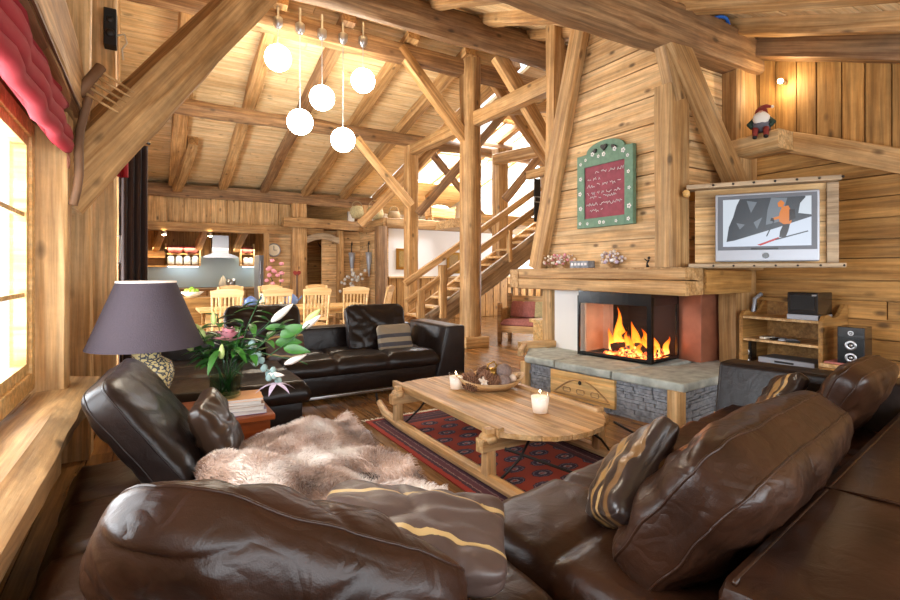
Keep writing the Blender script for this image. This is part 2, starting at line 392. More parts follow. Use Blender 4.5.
def cdef(x, y, z, w, h, t, puff, k, wr, seed, ear, sag):
    f = (abs(x) ** k + abs(y) ** k + abs(z) ** k) ** (1 / k); x, y, z = x / f, y / f, z / f
    pz = (1 - puff) + puff * max(0, (1 - x * x)) ** .5 * max(0, (1 - y * y)) ** .5 * 1.05
    p = Vector((x * (1 - ear * (1 - y * y)) * w / 2, y * (1 - ear * (1 - x * x)) * h / 2, z * t / 2 * pz))
    a = math.atan2(y, x); rr = max(abs(x), abs(y))
    # creases that radiate from the corners and run in from the seams
    cr = noise.noise(Vector((math.cos(a) * 3.2 + seed, math.sin(a) * 3.2, rr * 1.3 + seed * 1.7))) * rr ** 2
    g = noise.noise(Vector((p.x * 3.1 + seed, p.y * 4.5 + p.x * 2, seed + z)))
    fold = (1 - abs(g) * 2.2); fold = max(0, fold) ** 3
    c2 = noise.noise(Vector((p.x * 9 + seed, p.y * 16, seed + z * 2))) * .35
    p += Vector((x * .15, y * .15, z)) * (cr * 1.6 - fold * .8 + c2) * wr * (1 - .55 * rr ** 6)
    if sag: p.y -= sag * (1 - x * x) * (y > 0) * y
    return p
def cushion_bm(w, h, t, puff=.5, k=5.0, wr=.01, seed=0, n=26, ear=.05, sag=0):
    """stuffed cushion: w along X, h along Y, t along Z"""
    bm = B(); bmesh.ops.create_cube(bm, size=2)
    bmesh.ops.subdivide_edges(bm, edges=bm.edges[:], cuts=n, use_grid_fill=True)
    for v in bm.verts: v.co = cdef(*v.co, w, h, t, puff, k, wr, seed, ear, sag)
    vlayer(bm)
    return bm
def cushion(name, loc, rot, w, h, t, mat, label, cat='cushion', puff=.5, wr=.01, seed=0, piping=None, group=None, ear=.05, k=5.0, n=26, pipez=.0, sag=0):
    root_bm = cushion_bm(w, h, t, puff, k, wr, seed, n, ear, sag)
    M = Matrix.Translation(Vector(loc)) @ rot.to_4x4()
    if piping:
        r = thing(name, label, cat, loc=loc, group=group); r.rotation_mode = 'QUATERNION'; r.rotation_quaternion = rot.to_quaternion()
        obj('cover', root_bm, mat, r, smooth=True)
        for zz in ((-.55, .55) if pipez else (.6,)):
            pts = []
            m_ = 30
            for sx_, sy_, ex_, ey_ in ((-1, -1, 1, -1), (1, -1, 1, 1), (1, 1, -1, 1), (-1, 1, -1, -1)):
                for i in range(m_): q = i / m_; pts.append(cdef(sx_ + (ex_ - sx_) * q, sy_ + (ey_ - sy_) * q, zz, w, h, t, puff, k, wr, seed, ear, sag))
            pts.append(pts[0]); bm = B(); tube(bm, pts, .005, 6, cap=False); obj('piping', bm, piping, r, smooth=True)
        return r
    o = obj(name, root_bm, mat, None, smooth=True, M=M)
    return tag(o, label, cat, group)
def basis(nrm, up=(0, 0, 1), roll=0):
    """rotation whose local Z is nrm and whose local Y is as close to up as it can be"""
    z = Vector(nrm).normalized(); x = Vector(up).cross(z).normalized(); y = z.cross(x)
    m = Matrix((x, y, z)).transposed()
    return m @ Matrix.Rotation(roll, 3, 'Z')
def pad_bm(L, W, H, sx, sy, r=.05, dip=.028, seed=0, res=.03, crown=.02):
    """seat pad: 0..L by 0..W, top near H, tufted along the given seams"""
    nx, ny = max(4, int(L / res)), max(4, int(W / res)); bm = B(); lay = vlayer(bm)
    def prof(e):   # 0 at the edge to 1 inside
        return math.sqrt(max(0, 1 - (1 - min(1, e / r)) ** 2))
    def grid(top):
        G = []
        for i in range(nx + 1):
            row = []
            for j in range(ny + 1):
                x, y = L * i / nx, W * j / ny
                e = min(x, L - x, y, W - y)
                z = H - r + r * prof(e)
                sm = min([abs(x - s) for s in sx] + [9]); s2 = min([abs(y - s) for s in sy] + [9])
                z -= dip * (math.exp(-(sm / .022) ** 1.2) + .9 * math.exp(-(s2 / .022) ** 1.2)) * min(1, e / .03 + .35)
                z += crown * math.sin(PI * x / L) * math.sin(PI * y / W)
                z += .012 * noise.noise(Vector((x * 4 + seed, y * 4, seed))) + .005 * noise.noise(Vector((x * 17 + seed, y * 9, seed)))
                ox = (0 if 0 < i < nx else (-1 if i == 0 else 1)); oy = (0 if 0 < j < ny else (-1 if j == 0 else 1))
                row.append(bm.verts.new((x, y, z)))
            G.append(row)
        return G
    T = grid(True)
    for i in range(nx):
        for j in range(ny): bm.faces.new((T[i][j], T[i + 1][j], T[i + 1][j + 1], T[i][j + 1]))
    per = [T[i][0] for i in range(nx + 1)] + [T[nx][j] for j in range(1, ny + 1)] + [T[i][ny] for i in range(nx - 1, -1, -1)] + [T[0][j] for j in range(ny - 1, 0, -1)]
    cx, cy = L / 2, W / 2; prev = per
    for lv in range(1, 6):
        t = lv / 5; ring = []
        for v in per:
            bulge = .026 * math.sin(PI * t) * (1 - .9 * max([math.exp(-(abs(v.co.x - q) / .03) ** 1.2) for q in sx] + [math.exp(-(abs(v.co.y - q) / .03) ** 1.2) for q in sy] + [0]))
            d = Vector((v.co.x - cx, v.co.y - cy, 0)); d = Vector(((1 if d.x > 0 else -1) * (abs(abs(d.x) - L / 2) < 1e-4), (1 if d.y > 0 else -1) * (abs(abs(d.y) - W / 2) < 1e-4), 0))
            ring.append(bm.verts.new(Vector((v.co.x, v.co.y, v.co.z * (1 - t))) + d * bulge))
        m = len(per)
        for q in range(m): bm.faces.new((prev[(q + 1) % m], prev[q], ring[q], ring[(q + 1) % m]))
        prev = ring
    bm.faces.new(prev[::-1])
    bmesh.ops.recalc_face_normals(bm, faces=bm.faces[:])
    return bm
# ---------------------------------------------------------------- room shell
XL, XR = -.6, 6.0
YK = 15.5          # timber screen in front of the kitchen
RY, RZ = 7.6, 5.95 # ridge line, underside of the roof boards
SN, SF = .385, .25 # slopes of the near and the far roof side
def roof_near(y): return RZ - SN * (RY - y)
def roof_far(y): return RZ - SF * (y - RY)
XE = 12.0
# floor of long planks
boards('floor', (XL - .3, -1.6, 0), (0, 1, 0), (1, 0, 0), 20.6, XE + .9, .17, .03, 'floorwood', cut=2.6, backing=True, jit=.1, zj=.0006)
bpy.data.objects['floor'].matrix_world = frame_M((XE, -1.6, 0), (0, 1, 0), (-1, 0, 0))   # face up
# roof boards, laid along the ridge
Ln = math.hypot(RY + 1.6, SN * (RY + 1.6)); Lf = math.hypot(19 - RY, SF * (19 - RY))
boards('ceiling', (XL - .4, RY, RZ), (1, 0, 0), (0, -1, -SN), XE - XL + .4, Ln, .16, .055, 'roofboard', zj=.003, cut=4.0, gap=.012)
boards('ceiling', (XL - .4 + 7.3, RY, RZ), (-1, 0, 0), (0, 1, -SF), 7.3, Lf, .17, .055, 'roofboard', zj=.003, cut=4.0, gap=.012)
# far side roof right of the skylight over the gallery
boards('ceiling', (XE, RY, RZ), (-1, 0, 0), (0, 1, -SF), XE - 6.9, 2.6, .15, .055, 'roofboard', zj=.003, cut=4.0)
boards('ceiling', (XE, RY + 2.6, RZ - SF * 2.6), (-1, 0, 0), (0, 1, -SF), XE - 9.6, Lf - 2.7, .15, .055, 'roofboard', zj=.003, cut=4.0)
boards('ceiling', (9.6, 14.2, roof_far(14.2)), (-1, 0, 0), (0, 1, -SF), 2.7, 4.9, .15, .055, 'roofboard', zj=.003, cut=4.0)
for o in bpy.data.objects:
    if o.name.startswith('ceiling'): o['kind'] = 'structure'
# skylight over the gallery (pane with bars)
bm = B(); Ms = frame_M((6.9, RY + 2.6, RZ - SF * 2.6 + .02), (1, 0, 0), (0, 1, -SF))
for x in (0, .86, 1.75, 2.62): box(bm, x, x + .07, 0, 4.1, -.05, .05)
for y in (0, 2.0, 4.05): box(bm, 0, 2.7, y, y + .07, -.05, .05)
w = obj('window_4', bm, 'pine', M=Ms); tag(w, kind='structure')
bm = B(); box(bm, .05, 2.65, .05, 4.05, -.01, .0); obj('pane', bm, 'glass', w)
# right gable wall: level boards below, upright boards above the sloping rail
g0 = Vector((XR, 3.3, 0))
def zrail(y): return 2.9 - .42 * (2.83 - y)
boards('wall_right', (XR, 3.45, 0), (0, -1, 0), (0, 0, 1), 5.0, 3.3, .2, .055, 'wallboard', cut=2.6, gap=.013,
       clip=[((XR, 2.83, 2.95), (0, -.4, 1))])
boards('wall_right', (XR + .02, -1.55, 1.2), (0, 0, 1), (0, 1, 0), 3.4, 5.0, .2, .055, 'wallboard', gap=.013,
       clip=[((XR, 2.83, 2.85), (0, .4, -1)), ((XR, 3.0, roof_near(3.0) - .02), (0, -SN, 1))])
# left wall: stacked squared logs with the window opening
def wallseg(y0, y1, z0, z1, x=XL, name='wall_left', mat='wallboard', bw=.26, clip=None):
    return boards(name, (x, y0, z0), (0, 1, 0), (0, 0, 1), y1 - y0, z1 - z0, bw, .05, mat, gap=.008, zj=.008, jit=.1, clip=clip)
cl = [((XL, 3, roof_near(3)), (0, -SN, 1))]
wallseg(-1.6, 4.2, 0, .74)
wallseg(-1.6, .9, .74, 4.2, clip=cl)
wallseg(.9, 4.2, 2.3, 6, clip=cl)
wallseg(4.2, 6.6, 0, 6, x=-.58, clip=cl)
wallseg(6.6, 8.1, 3.0, 6.1, clip=cl + [((XL, 9, roof_far(9)), (0, SF, 1))])
wallseg(8.1, 10.6, 0, 6.1, clip=[((XL, 9, roof_far(9)), (0, SF, 1))])
wallseg(10.6, 12.4, 2.4, 6.1, clip=[((XL, 9, roof_far(9)), (0, SF, 1))]); wallseg(10.6, 12.4, 0, .9)
wallseg(12.4, 19, 0, 5.5, clip=[((XL, 9, roof_far(9)), (0, SF, 1))])
for o in bpy.data.objects:
    if o.name.startswith('wall_left'):  # boards() faces +ez; turn the face into the room
        pass
# near wall behind the viewer, big panes
bm = B(); box(bm, XL - .1, XR, -1.65, -1.55, 0, .5); box(bm, XL - .1, XR, -1.65, -1.55, 2.2, 2.6)
for x in (XL - .1, 1.4, 2.2, 4.2, 5.6): box(bm, x, x + .4, -1.66, -1.54, 0, 2.6)
tag(obj('wall_near', bm, 'wallboard'), kind='structure')
bm = B(); box(bm, XL, XR, -1.61, -1.60, .5, 2.2); tag(obj('window_5', bm, 'glass'), kind='structure')
# window 1 beside the sofa
def window(name, y0, y1, z0, z1, x=-.62, nm=2, nh=2):
    bm = B()
    box(bm, x - .05, x + .05, y0, y0 + .09, z0, z1, bev=.006); box(bm, x - .05, x + .05, y1 - .09, y1, z0, z1, bev=.006)
    box(bm, x - .05, x + .05, y0 + .09, y1 - .09, z0, z0 + .1, bev=.006); box(bm, x - .05, x + .05, y0 + .09, y1 - .09, z1 - .09, z1, bev=.006)
    f = obj(name, bm, 'pine'); tag(f, kind='structure')
    bm = B(); w_ = (y1 - y0 - .18) / nm
    for i in range(nm):
        a = y0 + .09 + i * w_; b_ = a + w_
        box(bm, x - .02, x + .035, a, a + .06, z0 + .1, z1 - .09); box(bm, x - .02, x + .035, b_ - .06, b_, z0 + .1, z1 - .09)
        box(bm, x - .02, x + .035, a + .06, b_ - .06, z0 + .1, z0 + .16); box(bm, x - .02, x + .035, a + .06, b_ - .06, z1 - .15, z1 - .09)
        for q in range(1, nh): zz = z0 + .1 + (z1 - z0 - .19) * q / nh; box(bm, x, x + .025, a + .06, b_ - .06, zz - .012, zz + .012)
    obj('sash', bm, 'pine', f)
    bm = B(); box(bm, x - .005, x, y0 + .1, y1 - .1, z0 + .1, z1 - .1); obj('pane', bm, 'glass', f)
    return f
window('window_1', .9, 3.72, .78, 2.3, nm=3, nh=3)
window('window_2', 6.6, 8.1, .05, 3.0, nm=2, nh=2)
window('window_3', 10.6, 12.4, .9, 2.4, nm=2, nh=2)
# posts on the left wall
def post(x0, x1, y0, y1, z0, z1, mat, label, name='timber_post', cat='post', **k):
    return beam(name, ((x0 + x1) / 2, (y0 + y1) / 2, z0), ((x0 + x1) / 2, (y0 + y1) / 2, z1), abs(x1 - x0), abs(y1 - y0), mat, label, cat, up=(0, 1, 0), **k)
def postx(px, Y, w, d, z0, z1, mat, label, **k):
    p = aty(px, 300, Y); return post(p.x - w / 2, p.x + w / 2, Y - d / 2, Y + d / 2, z0, z1, mat, label, **k)
post(-.66, -.43, 3.78, 4.02, .6, 2.42, 'timber', 'short upright timber between the red-curtained window and the hay rake')
post(-.6, -.40, 4.75, 5.0, 0, 4.78, 'board', 'knotty honey timber upright just behind the wooden hay rake', seed=3)
post(-.6, -.28, 5.7, 5.98, 0, 5.16, 'board', 'wide pale timber upright on the left wall carrying the small black speaker')
post(-.6, -.36, 6.35, 6.55, 0, 5.42, 'timber', 'narrow timber upright by the dark brown curtain')
post(-.6, -.36, 8.15, 8.4, 0, 5.8, 'timber', 'timber upright on the left wall beyond the dark brown curtain')
# sill and lintel logs
beam('window_sill_log', (-.52, .2, .66), (-.50, 4.2, .66), .36, .2, 'timber', 'rough-hewn log sill under the left window', 'sill', j=.05, cham=.26)
beam('lintel_log', (-.53, .2, 2.62), (-.53, 4.25, 2.62), .34, .36, 'timber', 'heavy squared lintel timber over the red-curtained window', 'beam', j=.02)
tag(boards('trim_1', (-.62, .3, 2.44), (0, 1, 0), (1, 0, 0), 3.7, .26, .13, .02, 'old', backing=False), kind='structure')
# big brace in the upper left and the thinner one behind it
a = Vector((-.42, 4.15, 2.05)); bq = Vector((.60, 4.9, 3.66)); dr = (bq - a)
beam('timber_brace', a - dr * .12 + Vector((0, 0, .07)), a + dr * 1.75 + Vector((0, 0, .07)), .22, .31, 'timber', 'massive diagonal brace crossing the top left corner', 'brace', j=.02, seed=12)
beam('timber_brace', a + Vector((.06, .45, .42)), a + Vector((.1, .5, .40)) + dr * 1.62, .16, .2, 'timber', 'slimmer diagonal timber directly behind the massive top left brace', 'brace')
# ridge and purlins along X
beam('ridge_log', (-.6, 6.75, 5.33), (6.6, 6.75, 5.33), .5, .5, 'old', 'thick round ridge log running from upper left to the chimney', 'beam', rnd=True, j=.03)
beam('ridge_timber', (-.6, 8.25, 5.42), (7.6, 8.25, 5.42), .26, .3, 'old', 'dark squared timber from which the five globe lamps hang', 'beam', j=.02)
beam('purlin_log', (-.6, 10.85, 4.62), (12, 10.85, 4.62), .3, .3, 'old', 'weathered purlin crossing below the rafters halfway down the far roof', 'beam', rnd=True, j=.03)
beam('near_purlin', (1.2, 3.2, 3.84), (6.0, 3.2, 3.90), .34, .38, 'old', 'big dark purlin ending at the gable wall above the chimney brace', 'beam', j=.03)
beam('eaves_beam', (-.6, YK, 3.66), (6.4, YK, 3.70), .3, .36, 'old', 'long dark reddish beam high above the kitchen opening', 'beam', j=.025)
# far rafters
fx = [(.55, .30, 'pale crooked'), (1.75, .22, 'first straight'), (2.85, .22, 'second straight'), (4.05, .22, 'third straight'), (5.25, .22, 'fourth straight'), (6.35, .22, 'fifth straight')]
for i, (x, w_, nm) in enumerate(fx):
    y1 = YK - .1
    lab = ['pale crooked rafter nearest the dark curtain', 'far roof rafter above the lampshade side of the kitchen', 'far roof rafter over the cooker hood side of the room', 'far roof rafter behind the middle globe lamp', 'far roof rafter just right of the last globe lamp', 'far roof rafter meeting the gallery frame'][i]
    beam('rafter', (x, 8.0, roof_far(8.0) - .15), (x + .02, y1, roof_far(y1) - .15), w_, .2, 'timber' if i != 2 else 'old', lab, 'rafter', group='rafters of the far roof side', j=.02, bend=.0)
for i, (x, lab) in enumerate([(8.1, 'gallery rafter under the skylight, left one'), (9.7, 'gallery rafter at the right edge of the skylight')]):
    beam('rafter', (x, 8.0, roof_far(8.0) - .14), (x, 15, roof_far(15) - .14), .16, .18, 'timber', lab, 'rafter', group='rafters of the far roof side')
beam('crooked_strut', (.62, YK - .3, 3.75), (.85, YK - 2.5, 4.55), .22, .34, 'timber', 'bent pale timber at the foot of the crooked rafter', 'brace', bend=-.12)
# near roof rafters
for i, (x, lab) in enumerate([(5.55, 'near roof rafter closest to the gable boards'), (4.6, 'near roof rafter over the hood'), (3.65, 'near roof rafter above the big dark purlin'), (2.7, 'near roof rafter above the ridge log, right one'), (1.75, 'near roof rafter above the ridge log, left one')]):
    beam('rafter', (x, 7.5, roof_near(7.5) - .08), (x, -1.3, roof_near(-1.3) - .08), .2, .16, 'timber', lab, 'rafter', group='rafters of the near roof side', j=.02)
beam('gable_plate', (5.92, 4.0, roof_near(4.0) - .2), (5.92, -.6, roof_near(-.6) - .2), .2, .26, 'old', 'dark timber following the roof slope over the upright gable boards', 'beam')
# tie beam, posts and braces of the gallery frame
XG = 5.38
pA = (XG, 8.2)   # big round post
beam('round_post', (XG, 8.2, .16), (XG, 8.2, 5.62), .42, .42, 'timber', 'tall round timber post with a square foot beside the stairs', 'post', rnd=True, up=(0, 1, 0), j=.015)
bm = B(); box(bm, XG - .27, XG + .27, 7.93, 8.47, 0, .2, bev=.015); obj('post_foot', bm, 'board', bpy.data.objects['round_post'], M=bpy.data.objects['round_post'].matrix_world.inverted())
XH = aty(411, 300, 10.85).x
beam('timber_post', (XH, 10.85, 0), (XH, 10.85, 4.48), .27, .27, 'timber', 'square post left of the round post, before the white wall', 'post', up=(0, 1, 0))
beam('tie_beam', (XH, 11.0, 4.38), (XG + .05, 5.75, 4.42), .2, .26, 'timber', 'sloping-looking level tie beam passing the round post', 'beam')
beam('timber_post', (5.42, 5.85, 2.9), (5.42, 5.85, 5.3), .22, .22, 'timber', 'short hanging post at the hood end of the tie beam', 'post', up=(0, 1, 0))
beam('timber_brace', atd(399, 48, 9.0), atd(466, 140, 9.75), .16, .2, 'timber', 'brace dropping from the globe lamp timber to the round post', 'brace')
beam('timber_brace', atd(498, 56, 8.6), atd(558, 160, 8.9), .2, .22, 'timber', 'broad brace right of the round post, in front of its twin', 'brace')
beam('timber_brace', atd(488, 72, 10.6), atd(556, 172, 10.9), .2, .22, 'timber', 'darker brace just behind the broad one right of the round post', 'brace')
beam('timber_brace', atd(356, 139, 10.9), atd(411, 206, 11.2), .16, .2, 'timber', 'brace running down to the square post from the purlin', 'brace')
beam('timber_brace', atd(418, 214, 12.0), atd(540, 72, 12.4), .16, .2, 'old', 'long dark brace rising to the right behind the round post', 'brace')
beam('timber_brace', atd(360, 225, 12.2), atd(462, 120, 12.6), .18, .2, 'timber', 'long pale brace rising from the gallery edge behind the square post', 'brace')
beam('timber_brace', atd(431, 152, 13.2), atd(498, 236, 13.4), .14, .16, 'old', 'grey brace falling to the right across the bright skylight', 'brace')
beam('timber_brace', atd(505, 200, 12.2), atd(552, 140, 12.3), .14, .2, 'old', 'weathered brace against the white upper wall by the hood', 'brace')
beam('timber_post', atd(500, 256, 12.6), atd(500, 150, 12.6), .32, .3, 'timber', 'pale square post rising from the stair top left of the hood', 'post', up=(0, 1, 0))
beam('short_tie', atd(495, 160, 12.5), atd(556, 147, 11.6), .2, .26, 'timber', 'short level timber from the stair-top post towards the hood', 'beam')
beam('short_tie', atd(470, 114, 10.2), atd(566, 106, 9.6), .14, .18, 'timber', 'short timber behind the round post level with its braces', 'beam')
beam('log_purlin_end', atd(470, 146, 13.6), atd(512, 150, 13.6), .34, .34, 'old', 'round log end behind the round post', 'beam', rnd=True)
# gallery over the bathroom box; rooms under it
XB, YB = 5.87, 13.4
boards('wall_back', (4.15, YK, 2.72), (0, 0, 1), (-1, 0, 0), .80, 4.75, .5, .055, 'board', jit=.35, gap=.03)
boards('wall_back', (4.62, YK, .0), (1, 0, 0), (0, 0, 1), 1.25, 2.75, .3, .055, 'hood')
boards('wall_back', (5.87, 15.5, 0), (0, -1, 0), (0, 0, 1), 2.1, 2.75, .3, .055, 'hood')
bm = B(); box(bm, 5.95, XE, 13.4, 13.5, 1.3, 2.72); tag(obj('wall_back', bm, 'white'), kind='structure')
boards('wall_back', (XE, 13.38, 0), (0, 0, 1), (-1, 0, 0), 1.28, 6.05, .3, .055, 'wallboard', gap=.03)
bm = B(); box(bm, 5.95, XE, 13.33, 13.42, 1.27, 1.32); tag(obj('trim_2', bm, 'board'), kind='structure')
bm = B(); box(bm, 5.9, XE, 13.3, 19, 2.78, 3.0); box(bm, -.6, 5.9, 15.6, 18.5, 2.9, 3.0); tag(obj('ceiling', bm, 'board'), kind='structure')
beam('gallery_edge_beam', (5.8, 13.3, 2.86), (10.2, 13.3, 2.86), .24, .28, 'timber', 'pale gallery edge beam above the white wall with the two pictures', 'beam')
beam('gallery_edge_beam', (5.9, 15.4, 2.84), (5.82, 13.2, 2.86), .22, .3, 'timber', 'short gallery beam turning the corner by the two wall vases', 'beam')
beam('kitchen_lintel', (-.6, 15.35, 2.67), (4.6, 15.35, 2.70), .22, .24, 'timber', 'long pale beam across the kitchen opening with two spot lamps', 'beam')
beam('gallery_edge_beam', (3.35, 15.1, 2.92), (5.9, 15.1, 2.88), .24, .30, 'timber', 'bleached crooked beam over the doorway with the antler head', 'beam', j=.03)
def pk(px, Y=YK): return aty(px, 260, Y).x
beam('timber_post', (pk(297), 15.3, 0), (pk(297), 15.3, 3.5), .42, .3, 'timber', 'broad double post between the wall clock and the doorway', 'post', up=(0, 1, 0))
beam('timber_post', (pk(265), 15.3, 0), (pk(265), 15.3, 2.6), .14, .16, 'timber', 'slim post between the fridge and the wall clock', 'post', up=(0, 1, 0))
beam('timber_post', (pk(338), 15.3, 0), (pk(338), 15.3, 2.75), .2, .2, 'timber', 'post to the right of the antler head doorway', 'post', up=(0, 1, 0))
beam('timber_post', (aty(381, 260, 13.25).x, 13.25, 0), (aty(381, 260, 13.25).x, 13.25, 2.75), .28, .28, 'old', 'grey post at the left end of the white wall', 'post', up=(0, 1, 0))
beam('timber_post', (pk(361), 15.3, 3.0), (pk(361), 15.3, 3.6), .5, .3, 'timber', 'stub post above the corner of the wall vases', 'post', up=(0, 1, 0))
# walls of the wide part behind the chimney
bm = B(); box(bm, XE, XE + .1, 3.4, 19, 0, 6); tag(obj('wall_right', bm, 'offwhite'), kind='structure')
bm = B(); box(bm, 6.0, XE, 5.55, 5.65, 0, 5.9); tag(obj('wall_right', bm, 'hood'), kind='structure')
bm = B(); box(bm, -.6, XE, 19, 19.1, 0, 4.5); tag(obj('wall_back', bm, 'offwhite'), kind='structure')
boards('wall_back', (4.2, 18.25, 0), (0, 0, 1), (-1, 0, 0), 3.0, 5.0, .3, .055, 'wallboard')
boards('wall_back', (3.9, 17.3, 0), (1, 0, 0), (0, 0, 1), 3.6, 2.8, .3, .055, 'wallboard')
# upper white wall of the gallery and its plaster end
bm = B(); box(bm, 9.6, 9.7, 11.0, 19, 3.0, 5.6); tag(obj('wall_gallery', bm, 'offwhite'), kind='structure')
bm = B(); box(bm, 6.0, 9.6, 17.0, 17.1, 3.0, 4.4); tag(obj('wall_gallery', bm, 'white'), kind='structure')
bm = B(); box(bm, 7.4, 12, 10.7, 13.3, 2.72, 2.96); tag(obj('ceiling', bm, 'board'), kind='structure')
bm = B()
for y in (10.0, 11.5, 13.0): box(bm, 11.93, 11.99, y, y + .1, .8, 2.6)
for z in (.8, 2.5): box(bm, 11.93, 11.99, 10.0, 13.1, z, z + .1)
tag(obj('added_window', bm, 'pine'), kind='structure')  # invented window frame, added out of view to go with the right-hand fill light
# ---------------------------------------------------------------- chimney hood
XF, YF = 4.6, 3.28
hood = thing('chimney_hood', 'tall plank-clad chimney hood above the fireplace, with heart-topped sign on it', 'chimney')
rc = [((XF, 3.3, roof_near(3.3)), (0, -SN, 1))]
boards('front_cladding', (XF, 5.2, 1.48), (0, -1, 0), (0, 0, 1), 5.2 - YF, 3.6, .3, .06, 'hood', clip=rc + [((XF, 5.2, 1.5), (0, 2.9, .8))], parent=hood, kind=None, gap=.014, jit=.25)
boards('side_cladding', (XF, YF, 1.48), (1, 0, 0), (0, 0, 1), 1.35, 3.6, .28, .06, 'hood', clip=rc, parent=hood, kind=None, gap=.014, jit=.25)
bm = B(); prism(bm, [(5.18, 1.46), (4.36, 4.6), (YF + .09, 4.15), (YF + .09, 1.46)], 0, 1.3, M=Matrix(((0, 0, 1, XF + .09), (1, 0, 0, 0), (0, 1, 0, 0), (0, 0, 0, 1))), v=.5)
obj('core', bm, 'hood', hood)
beam('corner_post', (4.53, 5.24, 1.5), (4.53, 4.42, 4.5), .24, .12, 'timber', parent=hood, up=(1, 0, 0), j=.006)
beam('corner_post', (4.62, 3.25, 1.5), (4.62, 3.25, 3.35), .2, .32, 'timber', parent=hood, up=(1, 0, 0), j=.008)
beam('timber_brace', (4.45, 3.12, 3.78), (5.62, 3.1, 2.3), .13, .26, 'timber', 'brace running from the big dark purlin down to the corner behind the television', 'brace')
beam('timber_brace', (4.42, 3.2, 3.72), (4.62, 3.2, 3.2), .14, .16, 'timber', 'short strut between purlin and hood corner post', 'brace')
beam('timber_post', (5.78, 3.22, 0), (5.78, 3.22, 3.95), .22, .42, 'timber', 'corner post of the gable wall behind the television', 'post', up=(1, 0, 0))
# mantel
mt = thing('mantelpiece', 'thick split timber mantel shelf around the fireplace', 'mantel', (4.5, 4.3, 1.2)); T0 = Matrix.Translation(Vector((-4.5, -4.3, -1.2)))
def sub(o, par):   # keep world place under a moved parent
    bpy.context.view_layer.update(); o.parent = par; o.matrix_parent_inverse = par.matrix_world.inverted(); return o
sub(beam('front_beam', (4.62, 5.62, 1.425), (4.62, 3.0, 1.43), .30, .13, 'timber', j=.01), mt)
sub(beam('front_beam', (4.62, 5.62, 1.29), (4.62, 3.0, 1.29), .30, .14, 'timber', j=.012), mt)
sub(beam('side_beam', (4.79, 3.13, 1.355), (5.62, 3.13, 1.35), .3, .25, 'wallboard', j=.01), mt)
sub(beam('end_block', (4.46, 5.66, 1.36), (4.95, 5.66, 1.36), .18, .25, 'timber', j=.008), mt)
bm = B(); box(bm, 4.48, 5.98, 3.04, 5.6, 1.47, 1.498); sub(obj('top_board', bm, 'timber'), mt)
# ---------------------------------------------------------------- raised hearth
P = [Vector(p) for p in ((4.3, 5.15), (3.86, 4.68), (4.10, 2.76), (4.95, 2.83), (5.98, 2.9), (5.98, 5.2))]
hearth = thing('stone_hearth', 'raised hearth of stacked grey slate under thick stone slabs', 'hearth', (4.6, 3.9, 0))
def off(P, k):
    c = sum(P, Vector((0, 0))) / len(P); return [p + (c - p).normalized() * k for p in P]
Pi = off(P, .09); bm = B(); prism(bm, Pi, 0, .36, v=.2); sub(obj('core', bm, 'mortar'), hearth)
bm = B(); random.seed(5)
for a, b_ in zip(Pi[:4], Pi[1:4]):
    d = (b_ - a); L_ = d.length; e = d.normalized(); nrm = Vector((e.y, -e.x));
    if nrm.dot(a - Vector((5, 4))) < 0: nrm = -nrm
    M = Matrix(((e.x, nrm.x, 0, a.x), (e.y, nrm.y, 0, a.y), (0, 0, 1, 0), (0, 0, 0, 1)))
    z = 0
    while z < .35:
        h = random.uniform(.022, .042); x = -random.uniform(0, .1)
        while x < L_:
            l = random.uniform(.07, .24); box(bm, max(0, x), min(L_, x + l - .004), -.03, random.uniform(.012, .04), z, min(.355, z + h - .004), M=M, bev=.002); x += l
            if x > L_: break
        z += h
sub(obj('stacked_slate', bm, 'slate', smooth=False), hearth)
def slab(pts, z0=.36, z1=.445, name='slab'):
    bm = B(); a = prism(bm, pts, z0, z1, v=.3)
    es = [e for e in bm.edges]
    bmesh.ops.bevel(bm, geom=es, offset=.022, segments=3, affect='EDGES', profile=.6)
    bmesh.ops.triangulate(bm, faces=[f for f in bm.faces if len(f.verts) > 4])
    bmesh.ops.subdivide_edges(bm, edges=[e for e in bm.edges if e.calc_length() > .12], cuts=3)
    for v in bm.verts:
        n_ = noise.noise(v.co * 5) * .014 + noise.noise(v.co * 14) * .006
        v.co += Vector((n_, noise.noise(v.co * 6 + Vector((9, 0, 0))) * .014, n_ * .5))
    bmesh.ops.recalc_face_normals(bm, faces=bm.faces[:])
    return sub(obj(name, bm, 'stone', smooth='auto'), hearth)
m1 = P[1].lerp(P[2], .22); m2 = P[1].lerp(P[2], .60)
slab([P[0], P[1], m1, Vector((4.5, 4.4)), Vector((4.55, 5.12))]); slab([m1 + Vector((0, -.02)), m2, Vector((4.6, 3.5)), Vector((4.55, 4.3)), Vector((4.5, 4.36))])
slab([m2 + Vector((0, -.02)), P[2], P[3], Vector((4.98, 3.35)), Vector((4.65, 3.45))]); slab([P[3] + Vector((.02, 0)), P[4], Vector((5.98, 3.5)), Vector((5.0, 3.4))], .36, .43)
slab([Vector((4.55, 3.5)), Vector((5.98, 3.5)), Vector((5.98, 5.2)), Vector((4.5, 5.1))], .36, .43)
pp = P[2].lerp(P[1], .03); sub(beam('corner_timber', (pp.x + .01, pp.y + .02, 0), (pp.x + .01, pp.y + .02, .37), .10, .13, 'board', j=.003, up=(0, 1, 0)), hearth)
pp = P[1] + Vector((.03, .03)); sub(beam('corner_timber', (pp.x, pp.y, 0), (pp.x, pp.y, .37), .1, .08, 'board', j=.003, up=(0, 1, 0)), hearth)
sub(beam('timber_edging', (4.2, 5.2, .475), (4.8, 5.12, .475), .12, .09, 'board', j=.004), hearth)
sub(beam('timber_edging', (3.9, 4.82, .46), (4.24, 5.16, .47), .07, .08, 'board', j=.004), hearth)
